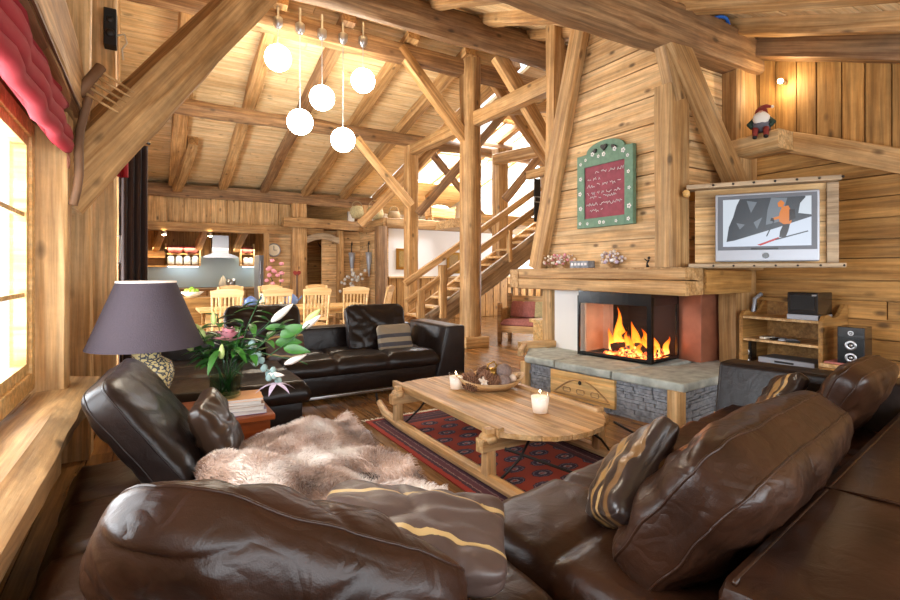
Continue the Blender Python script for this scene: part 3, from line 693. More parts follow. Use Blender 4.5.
# carved panel leaning on the hearth front
def onl(px, A, Bp):
    a, b_ = ray(px); d = Bp - A; det = a * -d.y + b_ * d.x
    t = (A.x * -d.y + A.y * d.x) / det; return Vector((a * t, b_ * t))
qa, qb = onl(554, Pi[1], Pi[2]), onl(618, Pi[1], Pi[2]); e = (qb - qa).normalized(); n2 = Vector((e.y, -e.x)); n2 = n2 if n2.x < 0 else -n2
cp = thing('carved_panel', 'pale wooden panel with carved rosette set against the stacked slate', 'panel', (qa.x + n2.x * .05, qa.y + n2.y * .05, .06)); cp.rotation_mode = 'QUATERNION'
Mp = frame_M((0, 0, 0), (e.x, e.y, 0), (0, 0, 1)); cp.rotation_quaternion = Mp.to_quaternion(); W_ = (qb - qa).length
bm = B(); box(bm, 0, W_, 0, .29, -.03, .012, bev=.004); obj('board', bm, 'pine', cp)
bm = B()
tube(bm, [(.07 + (W_ - .14) * t, .06 + .17 * math.sin(PI * t), .014) for t in [i / 16 for i in range(17)]], .009, 6)
for cx in (.28, .5, .72):
    tube(bm, [(W_ * cx + .05 * math.cos(a), .1 + .035 * math.sin(a) * (1 + .4 * math.cos(a * 2)), .014) for a in [2 * PI * i / 14 for i in range(15)]], .006, 6)
tube(bm, [(.05, .04, .014), (W_ - .05, .04, .014)], .007, 6)
obj('carving', bm, 'tablewood', cp, smooth=True)
bm = B(); ball(bm, (W_ * .5, .2, .025), .02, 10, s=(1, 1.2, .6)); obj('knob', bm, 'iron', cp, smooth=True)
# ---------------------------------------------------------------- glass firebox
F1, F2 = Vector((4.50, 4.46)), Vector((4.66, 3.52)); ex = (F1 - F2).normalized(); ey = Vector((ex.y, -ex.x)); ey = ey if ey.x > 0 else -ey
FW = (F1 - F2).length; FD = .64
fb = thing('firebox', 'black framed glass firebox with a burning wood fire', 'fireplace', (F2.x, F2.y, .445)); fb.rotation_euler = (0, 0, math.atan2(ex.y, ex.x))
# local: x along the front (right corner to left), y: away from room is -y or +y
sg = 1 if (Matrix.Rotation(-math.atan2(ex.y, ex.x), 2) @ ey).y > 0 else -1
def fbx(bm, x0, x1, y0, y1, z0, z1, **k): box(bm, x0, x1, min(y0 * sg, y1 * sg), max(y0 * sg, y1 * sg), z0, z1, **k)
bm = B(); H_ = .72; t = .028
for x in (0, FW - t): fbx(bm, x, x + t, 0, t, 0, H_)
fbx(bm, 0, t, FD - .04, FD, 0, H_)
for z in (0, H_ - .09): fbx(bm, 0, FW, 0, t, z, z + (.045 if z == 0 else .09)); fbx(bm, 0, t, 0, FD, z, z + (.045 if z == 0 else .09))
fbx(bm, .01, FW - .01, .01, FD, H_ - .02, H_ + .07); fbx(bm, .0, .05, -.012, .05, .0, H_)
obj('frame', bm, 'black', fb)
bm = B(); fbx(bm, t, FW - t, .01, .014, .045, H_ - .09); obj('front_glass', bm, 'glass', fb)
bm = B(); fbx(bm, .01, .014, t, FD - .04, .045, H_ - .09); obj('side_glass', bm, 'glass', fb)
bm = B(); fbx(bm, .0, FW, FD - .015, FD, 0, H_); fbx(bm, 0, FW, 0, FD, -.0, .02); obj('back_plate', bm, 'soot', fb)
bm = B(); fbx(bm, FW - .03, FW - .01, .14, FD, .02, H_ - .05); fbx(bm, FW - .12, FW - .03, FD - .12, FD - .03, .02, H_ - .05); obj('firebrick_lining', bm, 'brickin', fb)
bm = B()
for i in range(260):
    x, y = random.uniform(.08, FW - .28), random.uniform(.08, FD - .1); r = random.uniform(.012, .035)
    g = bmesh.ops.create_icosphere(bm, subdivisions=1, radius=r)
    hz = .035 + .10 * math.exp(-((x - .33) / .2) ** 2) * random.random()
    for v in g['verts']: v.co = v.co * random.uniform(.7, 1.2) + Vector((x, y * sg, hz))
m, nt, b, out = new_mat('ember')
no = N(nt, 'ShaderNodeTexNoise'); no.inputs['Scale'].default_value = 16; tc = N(nt, 'ShaderNodeTexCoord'); nt.links.new(tc.outputs['Object'], no.inputs['Vector'])
cr = N(nt, 'ShaderNodeValToRGB'); el = cr.color_ramp.elements; el[0].position = .42; el[0].color = (.01, .005, .004, 1); el[1].position = .66; el[1].color = (1, .35, .08, 1); k = el.new(.53); k.color = (.8, .08, .01, 1)
nt.links.new(no.outputs['Fac'], cr.inputs[0]); b.inputs['Base Color'].default_value = lin((70, 55, 50)); nt.links.new(cr.outputs[0], b.inputs['Emission Color']); b.inputs['Emission Strength'].default_value = 4
obj('embers', bm, 'ember', fb)
for (a, c, r) in (((.2, .2, .1), (.62, .42, .26), .05), ((.58, .16, .10), (.30, .46, .17), .055), ((.12, .4, .09), (.5, .3, .10), .05)):
    bm = B(); a, c = Vector((a[0], a[1] * sg, a[2])), Vector((c[0], c[1] * sg, c[2]))
    tube(bm, [a.lerp(c, i / 6) + Vector((0, 0, .006 * math.sin(i * 2))) for i in range(7)], [r * (1 + .12 * math.sin(i * 3)) for i in range(7)], 9); obj('log', bm, 'log', fb, smooth='auto')
m, nt, b, out = new_mat('flame'); nt.nodes.remove(b)
tc = N(nt, 'ShaderNodeTexCoord'); sp = N(nt, 'ShaderNodeSeparateXYZ'); nt.links.new(tc.outputs['Generated'], sp.inputs[0])
lw = N(nt, 'ShaderNodeLayerWeight'); lw.inputs[0].default_value = .35
no = N(nt, 'ShaderNodeTexNoise'); no.inputs['Scale'].default_value = 9; mpp = N(nt, 'ShaderNodeMapping'); mpp.inputs['Scale'].default_value = (1, 1, .35); nt.links.new(tc.outputs['Object'], mpp.inputs[0]); nt.links.new(mpp.outputs[0], no.inputs['Vector'])
s1 = N(nt, 'ShaderNodeMath', op='MULTIPLY_ADD', i_1=.75); nt.links.new(sp.outputs[2], s1.inputs[0]); s2 = N(nt, 'ShaderNodeMath', op='MULTIPLY', i_1=.55); nt.links.new(no.outputs['Fac'], s2.inputs[0]); nt.links.new(s2.outputs[0], s1.inputs[2])
cr = N(nt, 'ShaderNodeValToRGB'); el = cr.color_ramp.elements; el[0].position = .22; el[0].color = (1, .55, .16, 1); el[1].position = 1; el[1].color = (.55, .05, .0, 1); k = el.new(.55); k.color = (1, .25, .02, 1)
nt.links.new(s1.outputs[0], cr.inputs[0])
em = N(nt, 'ShaderNodeEmission'); em.inputs[1].default_value = 2.6; nt.links.new(cr.outputs[0], em.inputs[0])
tr = N(nt, 'ShaderNodeBsdfTransparent'); mx = N(nt, 'ShaderNodeMixShader')
fa = N(nt, 'ShaderNodeMath', op='ADD'); nt.links.new(lw.outputs['Facing'], fa.inputs[0]); f2 = N(nt, 'ShaderNodeMath', op='MULTIPLY_ADD', i_1=.75, i_2=-.25); nt.links.new(s1.outputs[0], f2.inputs[0]); nt.links.new(f2.outputs[0], fa.inputs[1])
fa.use_clamp = True
nt.links.new(fa.outputs[0], mx.inputs[0]); nt.links.new(em.outputs[0], mx.inputs[1]); nt.links.new(tr.outputs[0], mx.inputs[2]); nt.links.new(mx.outputs[0], out.inputs[0])
random.seed(21)
for i, (x, y, h, r) in enumerate([(.60, .34, .52, .06), (.54, .36, .40, .055), (.66, .3, .26, .045), (.34, .3, .36, .07), (.28, .36, .28, .06), (.40, .24, .25, .05), (.46, .38, .20, .05), (.2, .3, .2, .045), (.14, .4, .22, .045), (.1, .24, .13, .035), (.22, .18, .14, .04), (.7, .4, .16, .04), (.33, .2, .2, .04), (.06, .5, .2, .04), (.48, .2, .12, .04)]):
    bm = B(); k = 12; ph = random.random() * 6
    tube(bm, [(x + .04 * math.sin(ph + j / k * 5) * j / k + .03 * j / k, y * sg + .02 * math.sin(ph * 2 + j / k * 4), .06 + h * j / k) for j in range(k + 1)],
         [r * (math.sin(PI * min(1, (j / k) * .85 + .16)) ** .9) * (1 - .55 * j / k) + .002 for j in range(k + 1)], 9)
    obj('flame', bm, 'flame', fb, smooth=True)
pass
# masonry behind and beside the firebox
bm = B(); box(bm, 5.3, 5.72, 3.36, 3.66, .43, 1.24, bev=.004); tag(obj('copper_pillar', bm, 'copper'), 'reddish copper-toned pillar right of the firebox', 'pillar')
bm = B(); box(bm, 5.35, 5.98, 3.68, 5.1, .43, 1.24); box(bm, 4.72, 5.34, 4.62, 5.1, .43, 1.24); tag(obj('plaster_pier', bm, 'white'), 'white plastered pier left of the firebox under the mantel', 'pier')
beam('timber_post', (4.8, 5.25, .2), (4.8, 5.25, 1.24), .18, .2, 'board', 'short timber post holding the left end of the mantel', 'post', up=(1, 0, 0))
bm = B(); box(bm, 4.78, 5.9, 5.36, 5.62, .05, .72, bev=.01); box(bm, 4.74, 5.94, 5.34, 5.66, .72, .77, bev=.008); tag(obj('wood_chest', bm, 'pine'), 'pale wooden chest behind the left end of the fireplace', 'chest')
bm = B(); tube(bm, [(5.80, 3.05, .44), (5.78, 3.06, .9), (5.80, 3.04, 1.15), (5.86, 3.0, 1.21)], .022, 8); tag(obj('grey_conduit', bm, 'alu', smooth=True), 'grey bent conduit pipe beside the copper-toned pillar', 'pipe')
# ---------------------------------------------------------------- painted sign on the hood
sg0 = thing('painted_sign', 'green wooden sign with hearts cut in its arched top and a red writing board', 'sign', (XF - .03, 4.48, 1.98)); sg0.rotation_mode = 'QUATERNION'; sg0.rotation_quaternion = frame_M((0, 0, 0), (0, -1, 0), (0, 0, 1)).to_quaternion()
SW, SH = .83, .88
arch = [(0, 0), (SW, 0), (SW, SH)] + [(SW * .5 + SW * .34 * math.cos(PI * i / 14), SH + .01 + .12 * math.sin(PI * i / 14)) for i in range(15)] + [(0, SH)]
bm = B(); prism(bm, arch, 0, .035, v=.3); obj('board', bm, 'signgreen', sg0)
bm = B()
for (x0, x1, y0, y1) in ((0, .115, 0, SH), (SW - .115, SW, 0, SH), (.115, SW - .115, 0, .11), (.115, SW - .115, SH - .15, SH)): box(bm, x0, x1, y0, y1, .035, .055, bev=.004)
obj('frame', bm, 'signgreen', sg0)
bm = B(); box(bm, .115, SW - .115, .11, SH - .15, .03, .038); obj('writing_board', bm, 'signred', sg0)
bm = B()   # hearts in the arch
def heart(cx, cy, s, rot=0): return [(cx + s * (math.cos(rot) * hx - math.sin(rot) * hy), cy + s * (math.sin(rot) * hx + math.cos(rot) * hy)) for hx, hy in [(.055 * math.sin(q) ** 3 * 16 / 16, .05 * (13 * math.cos(q) - 5 * math.cos(2 * q) - 2 * math.cos(3 * q) - math.cos(4 * q)) / 16) for q in [2 * PI * i / 18 for i in range(18)]]]
for cx, s, r_, cy in ((SW * .5, .85, 0, SH + .045), (SW * .33, .6, .5, SH + .02), (SW * .67, .6, -.5, SH + .02)): prism(bm, heart(cx, cy, s, r_), .034, .057, v=.1)
obj('heart_cutout', bm, 'dark', sg0)
random.seed(4)
def flowerlet(cx, cy, s, z=.056):
    for q in range(5): a = q * 2 * PI / 5; ball(bm, (cx + s * math.cos(a), cy + s * math.sin(a), z), s * .62, 8, s=(1, 1, .2))
for cx, cy in ((.05, .06), (.17, .05), (.36, .055), (.42, .05), (.6, .05), (.77, .06), (.78, .2), (.06, .24), (.05, .42), (.78, .40), (.06, .6), (.77, .58), (.06, .78), (.14, .82), (.76, .76), (.7, .83), (.25, .87), (.58, .87), (.42, .84), (.34, .83)): bm = B(); flowerlet(cx, cy, random.uniform(.012, .02)); obj('painted_flower', bm, 'signwhite', sg0, smooth=True)
bm = B()   # faint rows of chalk handwriting
for row, (y, x0, x1) in enumerate(((.64, .28, .7), (.57, .16, .36), (.49, .15, .66), (.40, .15, .66), (.35, .2, .62), (.27, .14, .68), (.19, .2, .4))):
    x = x0; pts = []; bm = B()
    while x < x1:
        pts.append((x, y + random.uniform(-.014, .026), .041)); x += .011
        if random.random() < .12 and len(pts) > 3: tube(bm, pts, .0036, 4); pts = []; x += .025
    if len(pts) > 2: tube(bm, pts, .0036, 4)
    obj('written_line', bm, 'signwhite', sg0)
# things on the mantel
def posy(x, y, z, n, cols, label, s=1.0, group=None):
    t_ = thing('dried_posy', label, 'flowers', (x, y, z), group=group)
    b1, b2 = B(), B()
    for i in range(n):
        a = random.random() * 6.3; r = random.random() ** .5 * .09 * s; h = random.uniform(.05, .17) * s
        p = (r * math.cos(a), r * math.sin(a) * 1.6, h)
        tube(b1, [(p[0] * .2, p[1] * .2, 0), (p[0] * .7, p[1] * .7, h * .6), p], .0022, 4)
        ball(b2, p, random.uniform(.01, .02) * s, 6, jit=.2, mi=i % len(cols))
    obj('stems', b1, 'tablewood', t_); obj('blossoms', b2, cols, t_, smooth=True)
posy(4.56, 4.98, 1.5, 46, ['cream', 'shell', 'pink'], 'small dried flower posy at the left of the grey box on the mantel')
posy(4.56, 4.72, 1.5, 50, ['shell', 'pink', 'signwhite'], 'dried flower posy touching the left side of the grey box on the mantel')
posy(4.56, 3.96, 1.5, 60, ['signwhite', 'shell', 'lilac'], 'dried flower posy right of the grey box on the mantel', 1.1)
gb = thing('slate_box', 'small grey stone box lying on the mantel between dried flowers', 'box', (4.54, 4.42, 1.5))
bm = B(); box(bm, -.06, .06, -.15, .15, 0, .085, bev=.006); obj('body', bm, 'slate', gb)
bm = B(); [box(bm, -.064, -.058, -.13 + .055 * i, -.095 + .055 * i, .03, .06) for i in range(5)]; obj('inlay', bm, 'signwhite', gb)
hk = thing('bell_hook', 'small dark iron figure standing on the mantel below the sign', 'figure', (4.53, 3.47, 1.5))
bm = B(); tube(bm, [(0, 0, 0), (0, .01, .04), (0, -.01, .08)], [.018, .008, .012], 8); ball(bm, (0, -.015, .1), .015, 8); tube(bm, [(0, 0, .06), (0, .04, .09)], .006, 6); obj('body', bm, 'iron', hk, smooth=True)
# ---------------------------------------------------------------- television on its plank shelf
TR = Vector((.8*1, 0)); tl, tr_ = Vector((4.81, 3.02)), Vector((5.41, 2.10))
e = (tr_ - tl).normalized(); TW = (tr_ - tl).length
ts = thing('tv_shelf', 'pale plank television shelf with nailed top and bottom ledges', 'shelf', (tl.x, tl.y, 1.52)); ts.rotation_mode = 'QUATERNION'
ts.rotation_quaternion = frame_M((0, 0, 0), (e.x, e.y, 0), (0, 0, 1)).to_quaternion()   # local z looks at the room
bm = B(); [box(bm, -.08, TW, .02 + .19 * i, .205 + .19 * i, -.04, 0) for i in range(4)]; obj('back_panel', bm, 'board', ts)
bm = B(); box(bm, -.16, TW + .0, .755, .80, -.08, .16, bev=.012); obj('top_ledge', bm, 'silver', ts)
bm = B(); box(bm, -.14, TW + .02, -.03, .012, -.08, .20, bev=.01); obj('bottom_ledge', bm, 'silver', ts)
bm = B(); box(bm, TW - .09, TW, .012, .755, -.0, .03, bev=.004); obj('side_board', bm, 'silver', ts)
bm = B(); tube(bm, [(-.16, .72, -.04), (-.16, .72, .15)], .035, 10); obj('peg', bm, 'pine', ts, smooth=True)
bm = B()
for i in range(7): ball(bm, (.08 + i * .17, .779, .16), .012, 8); ball(bm, (.08 + i * .17, -.01, .2), .01, 8)
obj('nail_head', bm, 'iron', ts, smooth=True)
tv = thing('television', 'silver flat television showing a skier in an orange jacket', 'television', (0, 0, 0)); tv.matrix_world = Matrix.Translation(Vector((tl.x, tl.y, 1.52))) @ frame_M((0, 0, 0), (e.x, e.y, 0), (0, 0, 1)) @ Matrix.Translation(Vector((.10, .03, .05)))
TVW, TVH = .84, .655
bm = B(); box(bm, 0, TVW, 0, TVH, 0, .07, bev=.012); obj('casing', bm, 'alu', tv)
plain('bezel', (92, 96, 104), .4); plain('scr_frame', (18, 18, 22), .3)
bm = B(); box(bm, .02, TVW - .02, .11, TVH - .02, .068, .074, bev=.002); obj('bezel', bm, 'bezel', tv)
def screenmat(n_, c, s=.6): return plain(n_, (8, 8, 8), .25, emit=c, estr=s)
screenmat('scr_sky', (206, 216, 226)); screenmat('scr_rock', (52, 62, 72)); screenmat('scr_snow', (206, 216, 232)); screenmat('scr_orange', (214, 118, 24)); screenmat('scr_dark', (22, 22, 30)); screenmat('scr_red', (186, 40, 46)); screenmat('scr_rock2', (110, 120, 130)); screenmat('scr_skin', (180, 140, 100))
u0, v0, UW, VH_ = .065, .145, TVW - .13, TVH - .20
bm = B()
def sp_(pts, z, mi): prism(bm, [(u0 + UW * a, v0 + VH_ * b_) for a, b_ in pts], z, z + .0006, mi=mi)
sp_([(0, 0), (1, 0), (1, 1), (0, 1)], .0745, 0)
sp_([(.04, .08), (1, .56), (1, .86), (.93, 1), (.2, 1), (.16, .86), (.12, .62), (.07, .42)], .0752, 1)
sp_([(.50, .44), (.66, .5), (.74, .98), (.56, 1), (.52, .75)], .0758, 6); sp_([(.28, .96), (.33, .7), (.40, .92)], .0758, 6); sp_([(.16, .5), (.2, .36), (.26, .46)], .0758, 6); sp_([(.36, .5), (.4, .36), (.46, .6)], .0758, 6); sp_([(.86, .66), (.88, .86), (.95, 1), (1, 1), (1, .62)], .0758, 0)
sp_([(0, 0), (1, 0), (1, .58), (.78, .46), (.5, .30), (.25, .16), (0, .09)], .0764, 2)
sp_([(.40, .03), (.44, .01), (.66, .15), (.64, .18)], .077, 5); sp_([(.60, .14), (.62, .12), (.97, .28), (.96, .30)], .077, 1)
sp_([(.65, .18), (.72, .17), (.75, .3), (.77, .45), (.70, .46), (.66, .3)], .0776, 4); sp_([(.65, .50), (.70, .44), (.78, .45), (.80, .64), (.75, .82), (.68, .80), (.65, .66)], .0782, 3)
sp_([(.64, .80), (.69, .79), (.71, .88), (.67, .94), (.63, .88)], .0788, 3); sp_([(.58, .53), (.66, .56), (.66, .62), (.58, .58)], .0788, 3); sp_([(.76, .5), (.83, .56), (.82, .74), (.76, .74)], .0794, 4); sp_([(.50, .2), (.515, .2), (.60, .52), (.59, .53)], .0788, 1); sp_([(.55, .52), (.59, .50), (.59, .57), (.56, .58)], .0794, 4)
obj('screen_picture', bm, ['scr_sky', 'scr_rock', 'scr_snow', 'scr_orange', 'scr_dark', 'scr_red', 'scr_rock2'], tv)
bm = B(); lathe(bm, [(.028, 0), (.028, .006)], 20, (TVW / 2, .055, .07)); obj('logo_disc', bm, 'black', tv, smooth='auto')
bm = B(); box(bm, .30, .52, .115, .128, .074, .0755); obj('brand_strip', bm, 'scr_frame', tv)
# ---------------------------------------------------------------- low wooden shelf right of the fire, with hi-fi
sh = thing('media_shelf', 'low open wooden shelf with scalloped sides holding the hi-fi', 'shelf', (5.45, 2.24, 0))
bm = B(); box(bm, 0, .53, 0, .78, .30, .46, bev=.01); obj('plinth', bm, 'wallboard', sh)
def side(y0, y1):
    bm = B(); pr = [(0, .46), (.53, .46), (.53, 1.12), (.47, 1.13), (.42, 1.08), (.34, 1.02), (.22, 1.0), (.12, 1.04), (.05, 1.03), (0, .98)]
    prism(bm, pr, 0, y1 - y0, M=Matrix(((1, 0, 0, 0), (0, 0, -1, y1), (0, 1, 0, 0), (0, 0, 0, 1)))); return obj('side_panel', bm, 'wallboard', sh)
side(0, .035); side(.745, .78)
for z in (.46, .72, .955):
    bm = B(); box(bm, .01, .52, .035, .745, z, z + .025, bev=.003); obj('shelf_board', bm, 'board', sh)
bm = B(); box(bm, .5, .525, .035, .745, .46, 1.12); obj('back_board', bm, 'wallboard', sh)
lg = thing('low_ledge', 'low wooden ledge at the right of the media shelf', 'ledge', (5.36, 1.5, .13))
bm = B(); box(bm, 0, .56, 0, .72, -.13, .44, bev=.01); obj('body', bm, 'wallboard', lg); bm = B(); box(bm, -.02, .56, -.02, .73, .44, .475, bev=.006); obj('top', bm, 'board', lg)
bm = B(); box(bm, .02, .36, .28, .70, .476, .492, bev=.003); tag(obj('folded_cloth', bm, 'flower', M=Matrix.Translation(Vector((5.36, 1.5, .13)))), 'folded red patterned cloth under the right loudspeaker', 'cloth')
rcv = thing('radio_receiver', 'glossy black box-shaped radio with silver base on top of the media shelf', 'radio', (5.50, 2.30, .98)); bm = B(); box(bm, 0, .30, 0, .27, .05, .27, bev=.008); obj('casing', bm, 'black', rcv)
bm = B(); box(bm, -.004, .3, -.002, .272, 0, .05, bev=.004); obj('base', bm, 'alu', rcv); bm = B(); box(bm, -.003, .001, .03, .24, .1, .24); obj('display', bm, 'blackmat', rcv)
bm = B(); box(bm, -.004, 0, .012, .05, .235, .25); obj('badge', bm, 'steel', rcv)
dv = thing('dvd_player', 'flat silver disc player on the bottom board of the media shelf', 'disc player', (5.50, 2.33, .486)); bm = B(); box(bm, 0, .32, 0, .52, 0, .075, bev=.004); obj('casing', bm, 'alu', dv)
bm = B(); box(bm, -.003, .0, .18, .36, .035, .055, bev=.001); obj('display', bm, 'blackmat', dv); bm = B(); box(bm, .01, .3, .01, .51, .075, .079); obj('top_cover', bm, 'bezel', dv)
for i, (y, w_, m_, lab) in enumerate([(2.80, .06, 'cream', 'pale remote control at the left on the middle shelf board'), (2.70, .05, 'black', 'black remote control next to the pale one'), (2.60, .06, 'alu', 'silver remote control in the middle of the shelf board'), (2.46, .12, 'black', 'long black remote control at the right of the row')]):
    bm = B(); box(bm, 0, .15, 0, w_, 0, .02, bev=.005); r_ = thing('remote_control', lab, 'remote control', (5.52, y, .746), .3 * (i - 1), group='remote controls on the media shelf'); obj('casing', bm, m_, r_)
    bm = B(); [box(bm, .03 + .03 * q, .045 + .03 * q, .01, w_ - .01, .02, .022) for q in range(4)]; obj('buttons', bm, 'bezel', r_)
def speaker(loc, rz, lab, w_, h, d_, n):
    s_ = thing('loudspeaker', lab, 'loudspeaker', loc, rz, group=None)
    bm = B(); box(bm, 0, d_, -w_ / 2, w_ / 2, 0, h, bev=.006); obj('cabinet', bm, 'black', s_)
    for i in range(n):
        z = h * (.5 + i) / n; r = min(w_ * .36, h / n * .4) * (1 if i < 2 else .5)
        q = bmesh.new(); vlayer(q); lathe(q, [(r * 1.0, 0), (r * .92, .006), (r * .5, -.004), (r * .3, -.006), (r * .28, .004), (0, .01)], 20, cap=False)
        c = obj('driver', q, 'steel', s_, smooth=True); c.matrix_local = Matrix.Translation(Vector((-.003, 0, z))) @ Matrix.Rotation(-PI / 2, 4, 'Y')
speaker((5.40, 2.0, .624), .12, 'black loudspeaker with two round drivers on the folded red cloth', .2, .33, .24, 3)
speaker((5.56, 3.01, .432), .1, 'small black loudspeaker standing on the right end of the hearth', .11, .30, .14, 3)
# gable wall rail, gnome, spot, hose
sub_ = beam('gnome_ledge', (5.72, 3.3, 2.82), (5.72, 2.68, 2.84), .34, .2, 'board', 'short squared timber ledge on which the gnome doll sits', 'ledge', j=.006)
beam('sloping_rail', (5.93, 2.86, 2.90), (5.93, .6, 1.93), .14, .22, 'timber', 'arched timber rail sloping down across the gable wall from the gnome', 'beam', bend=.02)
gn = thing('gnome_doll', 'bearded gnome doll with dark red cap sitting on the timber ledge', 'doll', (5.62, 2.88, 2.935)); gn.rotation_euler = (0, 0, .42)
bm = B(); lathe(bm, [(.03, 0), (.085, .02), (.09, .08), (.07, .14), (.045, .18), (0, .19)], 16, cap=False); obj('body', bm, 'gnomegrey', gn, smooth=True)
bm = B(); ball(bm, (-.02, 0, .2), .05, 14); obj('head', bm, 'skin', gn, smooth=True)
bm = B(); ball(bm, (-.055, 0, .15), .07, 14, s=(.6, 1.15, 1.0), jit=.05); obj('beard', bm, 'beard', gn, smooth=True)
bm = B(); lathe(bm, [(.062, .215), (.055, .25), (.03, .28), (.0, .285)], 14, cap=False); tube(bm, [(0, 0, .27), (0, -.05, .285), (0, -.09, .27)], [.03, .022, .012], 8); obj('cap', bm, 'gnomered', gn, smooth=True)
bm = B(); ball(bm, (0, -.1, .27), .016, 8); obj('pompom', bm, 'beard', gn, smooth=True)
bm = B(); ball(bm, (-.072, 0, .205), .012, 8); obj('nose', bm, 'skin', gn, smooth=True)
for s in (-1, 1):
    bm = B(); tube(bm, [(0, s * .06, .15), (-.02, s * .11, .1), (-.05, s * .08, .06)], [.03, .028, .022], 8); obj('arm', bm, 'gnomegreen', gn, smooth=True)
    bm = B(); tube(bm, [(-.03, s * .04, .03), (-.12, s * .05, .02), (-.14, s * .05, -.06)], [.032, .028, .024], 8); obj('leg', bm, 'gnomered', gn, smooth=True)
    bm = B(); ball(bm, (-.155, s * .05, -.07), .03, 8, s=(1.3, .8, .6)); obj('boot', bm, 'blackmat', gn, smooth=True)
sl = aty(785, 81, 2.79); wl = thing('wall_spot', 'small bare glowing lamp on the upright gable boards', 'lamp', (5.94, 2.82, 3.53))
bm = B(); ball(bm, (-.05, 0, 0), .026, 12); obj('bulb', bm, 'spot', wl, smooth=True); bm = B(); tube(bm, [(.05, 0, 0), (-.03, 0, 0)], .02, 10); obj('holder', bm, 'steel', wl, smooth=True)
bm = B(); tube(bm, [(5.24 + .20 * math.cos(a), 3.08 + .02 * math.sin(a * 3), 4.05 + .11 * math.sin(a)) for a in [PI * 2 * i / 30 for i in range(31)]], .018, 8, cap=False)
tag(obj('hose_coil', bm, 'blue', smooth=True), 'blue hose looped over the end of the big dark purlin', 'hose')
bm = B(); box(bm, 4.84, 4.99, 3.21, 3.25, 2.2, 2.38, bev=.004); tag(obj('vent_cover', bm, 'gold'), 'small olive brass cover plate on the side of the hood', 'vent')
# ---------------------------------------------------------------- staircase (runs along X, climbing to the right)
random.seed(11)
st = thing('staircase', 'open timber staircase climbing to the right behind the round post', 'staircase', (4.4, 9.2, 0))
def stp(o): return sub(o, st)
YS0, YS1 = 9.15, 10.15
sl = .60
def zst(x): return (x - 4.3) * sl
for nm, y in (('stringer', YS0), ('stringer', YS1)):
    stp(beam(nm, (4.35, y, .0), (9.0, y, zst(8.95)), .1, .40 if y == YS0 else .26, 'silver' if y == YS0 else 'timber', j=.008))
for i in range(14):
    x = 4.62 + i * .31; z = zst(x) + .1; bm = B(); box(bm, x - .03, x + .27, YS0 + .05, YS1 - .05, z, z + .05, bev=.005); stp(obj('tread', bm, 'board'))
def rail(x0, z0, x1, z1, y, w=.09, h=.13, mat='timber'): stp(beam('handrail', (x0, y, z0), (x1, y, z1), w, h, mat, j=.008))
p0, p1 = aty(405, 284, YS0 - .1), aty(540, 188, YS0 - .1); rail(p0.x, p0.z, p1.x, p1.z, YS0 - .1)
p0, p1 = aty(407, 303, YS0 - .1), aty(542, 205, YS0 - .1); rail(p0.x, p0.z, p1.x, p1.z, YS0 - .1, .08, .15)
p0, p1 = aty(430, 316, YS0 - .1), aty(545, 228, YS0 - .1); rail(p0.x, p0.z, p1.x, p1.z, YS0 - .1, .08, .13, 'silver')
for px, yt, yb in ((442, 265, 318), (420, 290, 318), (509, 230, 262), (544, 178, 260)):
    a = aty(px, yt, YS0 - .1); c = aty(px, yb, YS0 - .1); stp(beam('newel_post', (a.x, a.y - .02, c.z), (a.x, a.y - .02, a.z), .15 if px != 509 else .09, .12, 'timber', up=(0, 1, 0), j=.006))
a = aty(533, 205, YS0 + .2)
bs = thing('bell_strap', 'black leather cowbell strap with square buckle hanging on the stair post', 'strap', (a.x, YS0 - .22, 0))
c = aty(537, 179, YS0 - .22); d = aty(538, 222, YS0 - .22); x_ = a.x
bm = B(); box(bm, -.09 + c.x - a.x, .09 + c.x - a.x, -.02, .01, d.z, c.z, bev=.006); obj('strap', bm, 'blackmat', bs)
bm = B(); zc = (c.z + d.z) / 2 + .02
for (q0, q1, w0, w1) in ((-.1, .1, .05, .07), (-.1, .1, -.07, -.05), (-.1, -.08, -.07, .07), (.08, .1, -.07, .07)): box(bm, c.x - a.x + q0, c.x - a.x + q1, -.035, -.02, zc + w0, zc + w1)
obj('buckle', bm, 'alu', bs)
beam('timber_rail', atd(528, 176, 10.4), atd(562, 166, 9.6), .12, .16, 'timber', 'short rail stub above the cowbell strap at the stair head', 'rail')
# bench with cushions under the stairs
bc = thing('wooden_bench', 'rustic wooden bench with rose seat pad below the staircase', 'bench', (6.55, 8.35, 0)); 
pL, pR = atd(497, 343, 10.25), atd(541, 338, 9.8); eB = (pR - pL); eB.z = 0; BW = 1.12; ang = math.atan2(eB.y, eB.x)
bc.location = (pL.x, pL.y, 0); bc.rotation_euler = (0, 0, ang)
for x in (0, BW - .09):
    for y in (0, .55): bm = B(); box(bm, x, x + .09, y, y + .09, 0, .82 if y == 0 else 1.0, bev=.02); obj('leg', bm, 'timber', bc)
bm = B(); box(bm, .09, BW - .09, .01, .60, .22, .36, bev=.01); obj('seat_box', bm, 'board', bc)
bm = B(); box(bm, .09, BW - .09, .58, .62, .3, .95, bev=.01); obj('backrest', bm, 'board', bc)
for x in (.01, BW - .07): bm = B(); box(bm, x, x + .06, .09, .56, .62, .70, bev=.01); box(bm, x + .01, x + .05, .09, .56, .2, .62); obj('arm_panel', bm, 'board', bc)
bm = pad_bm(BW - .2, .55, .12, [], [], r=.05); o = obj('seat_pad', bm, 'rose', bc, smooth=True); o.location = (.1, .02, .36)
Rb = Matrix.Rotation(ang, 3, 'Z')
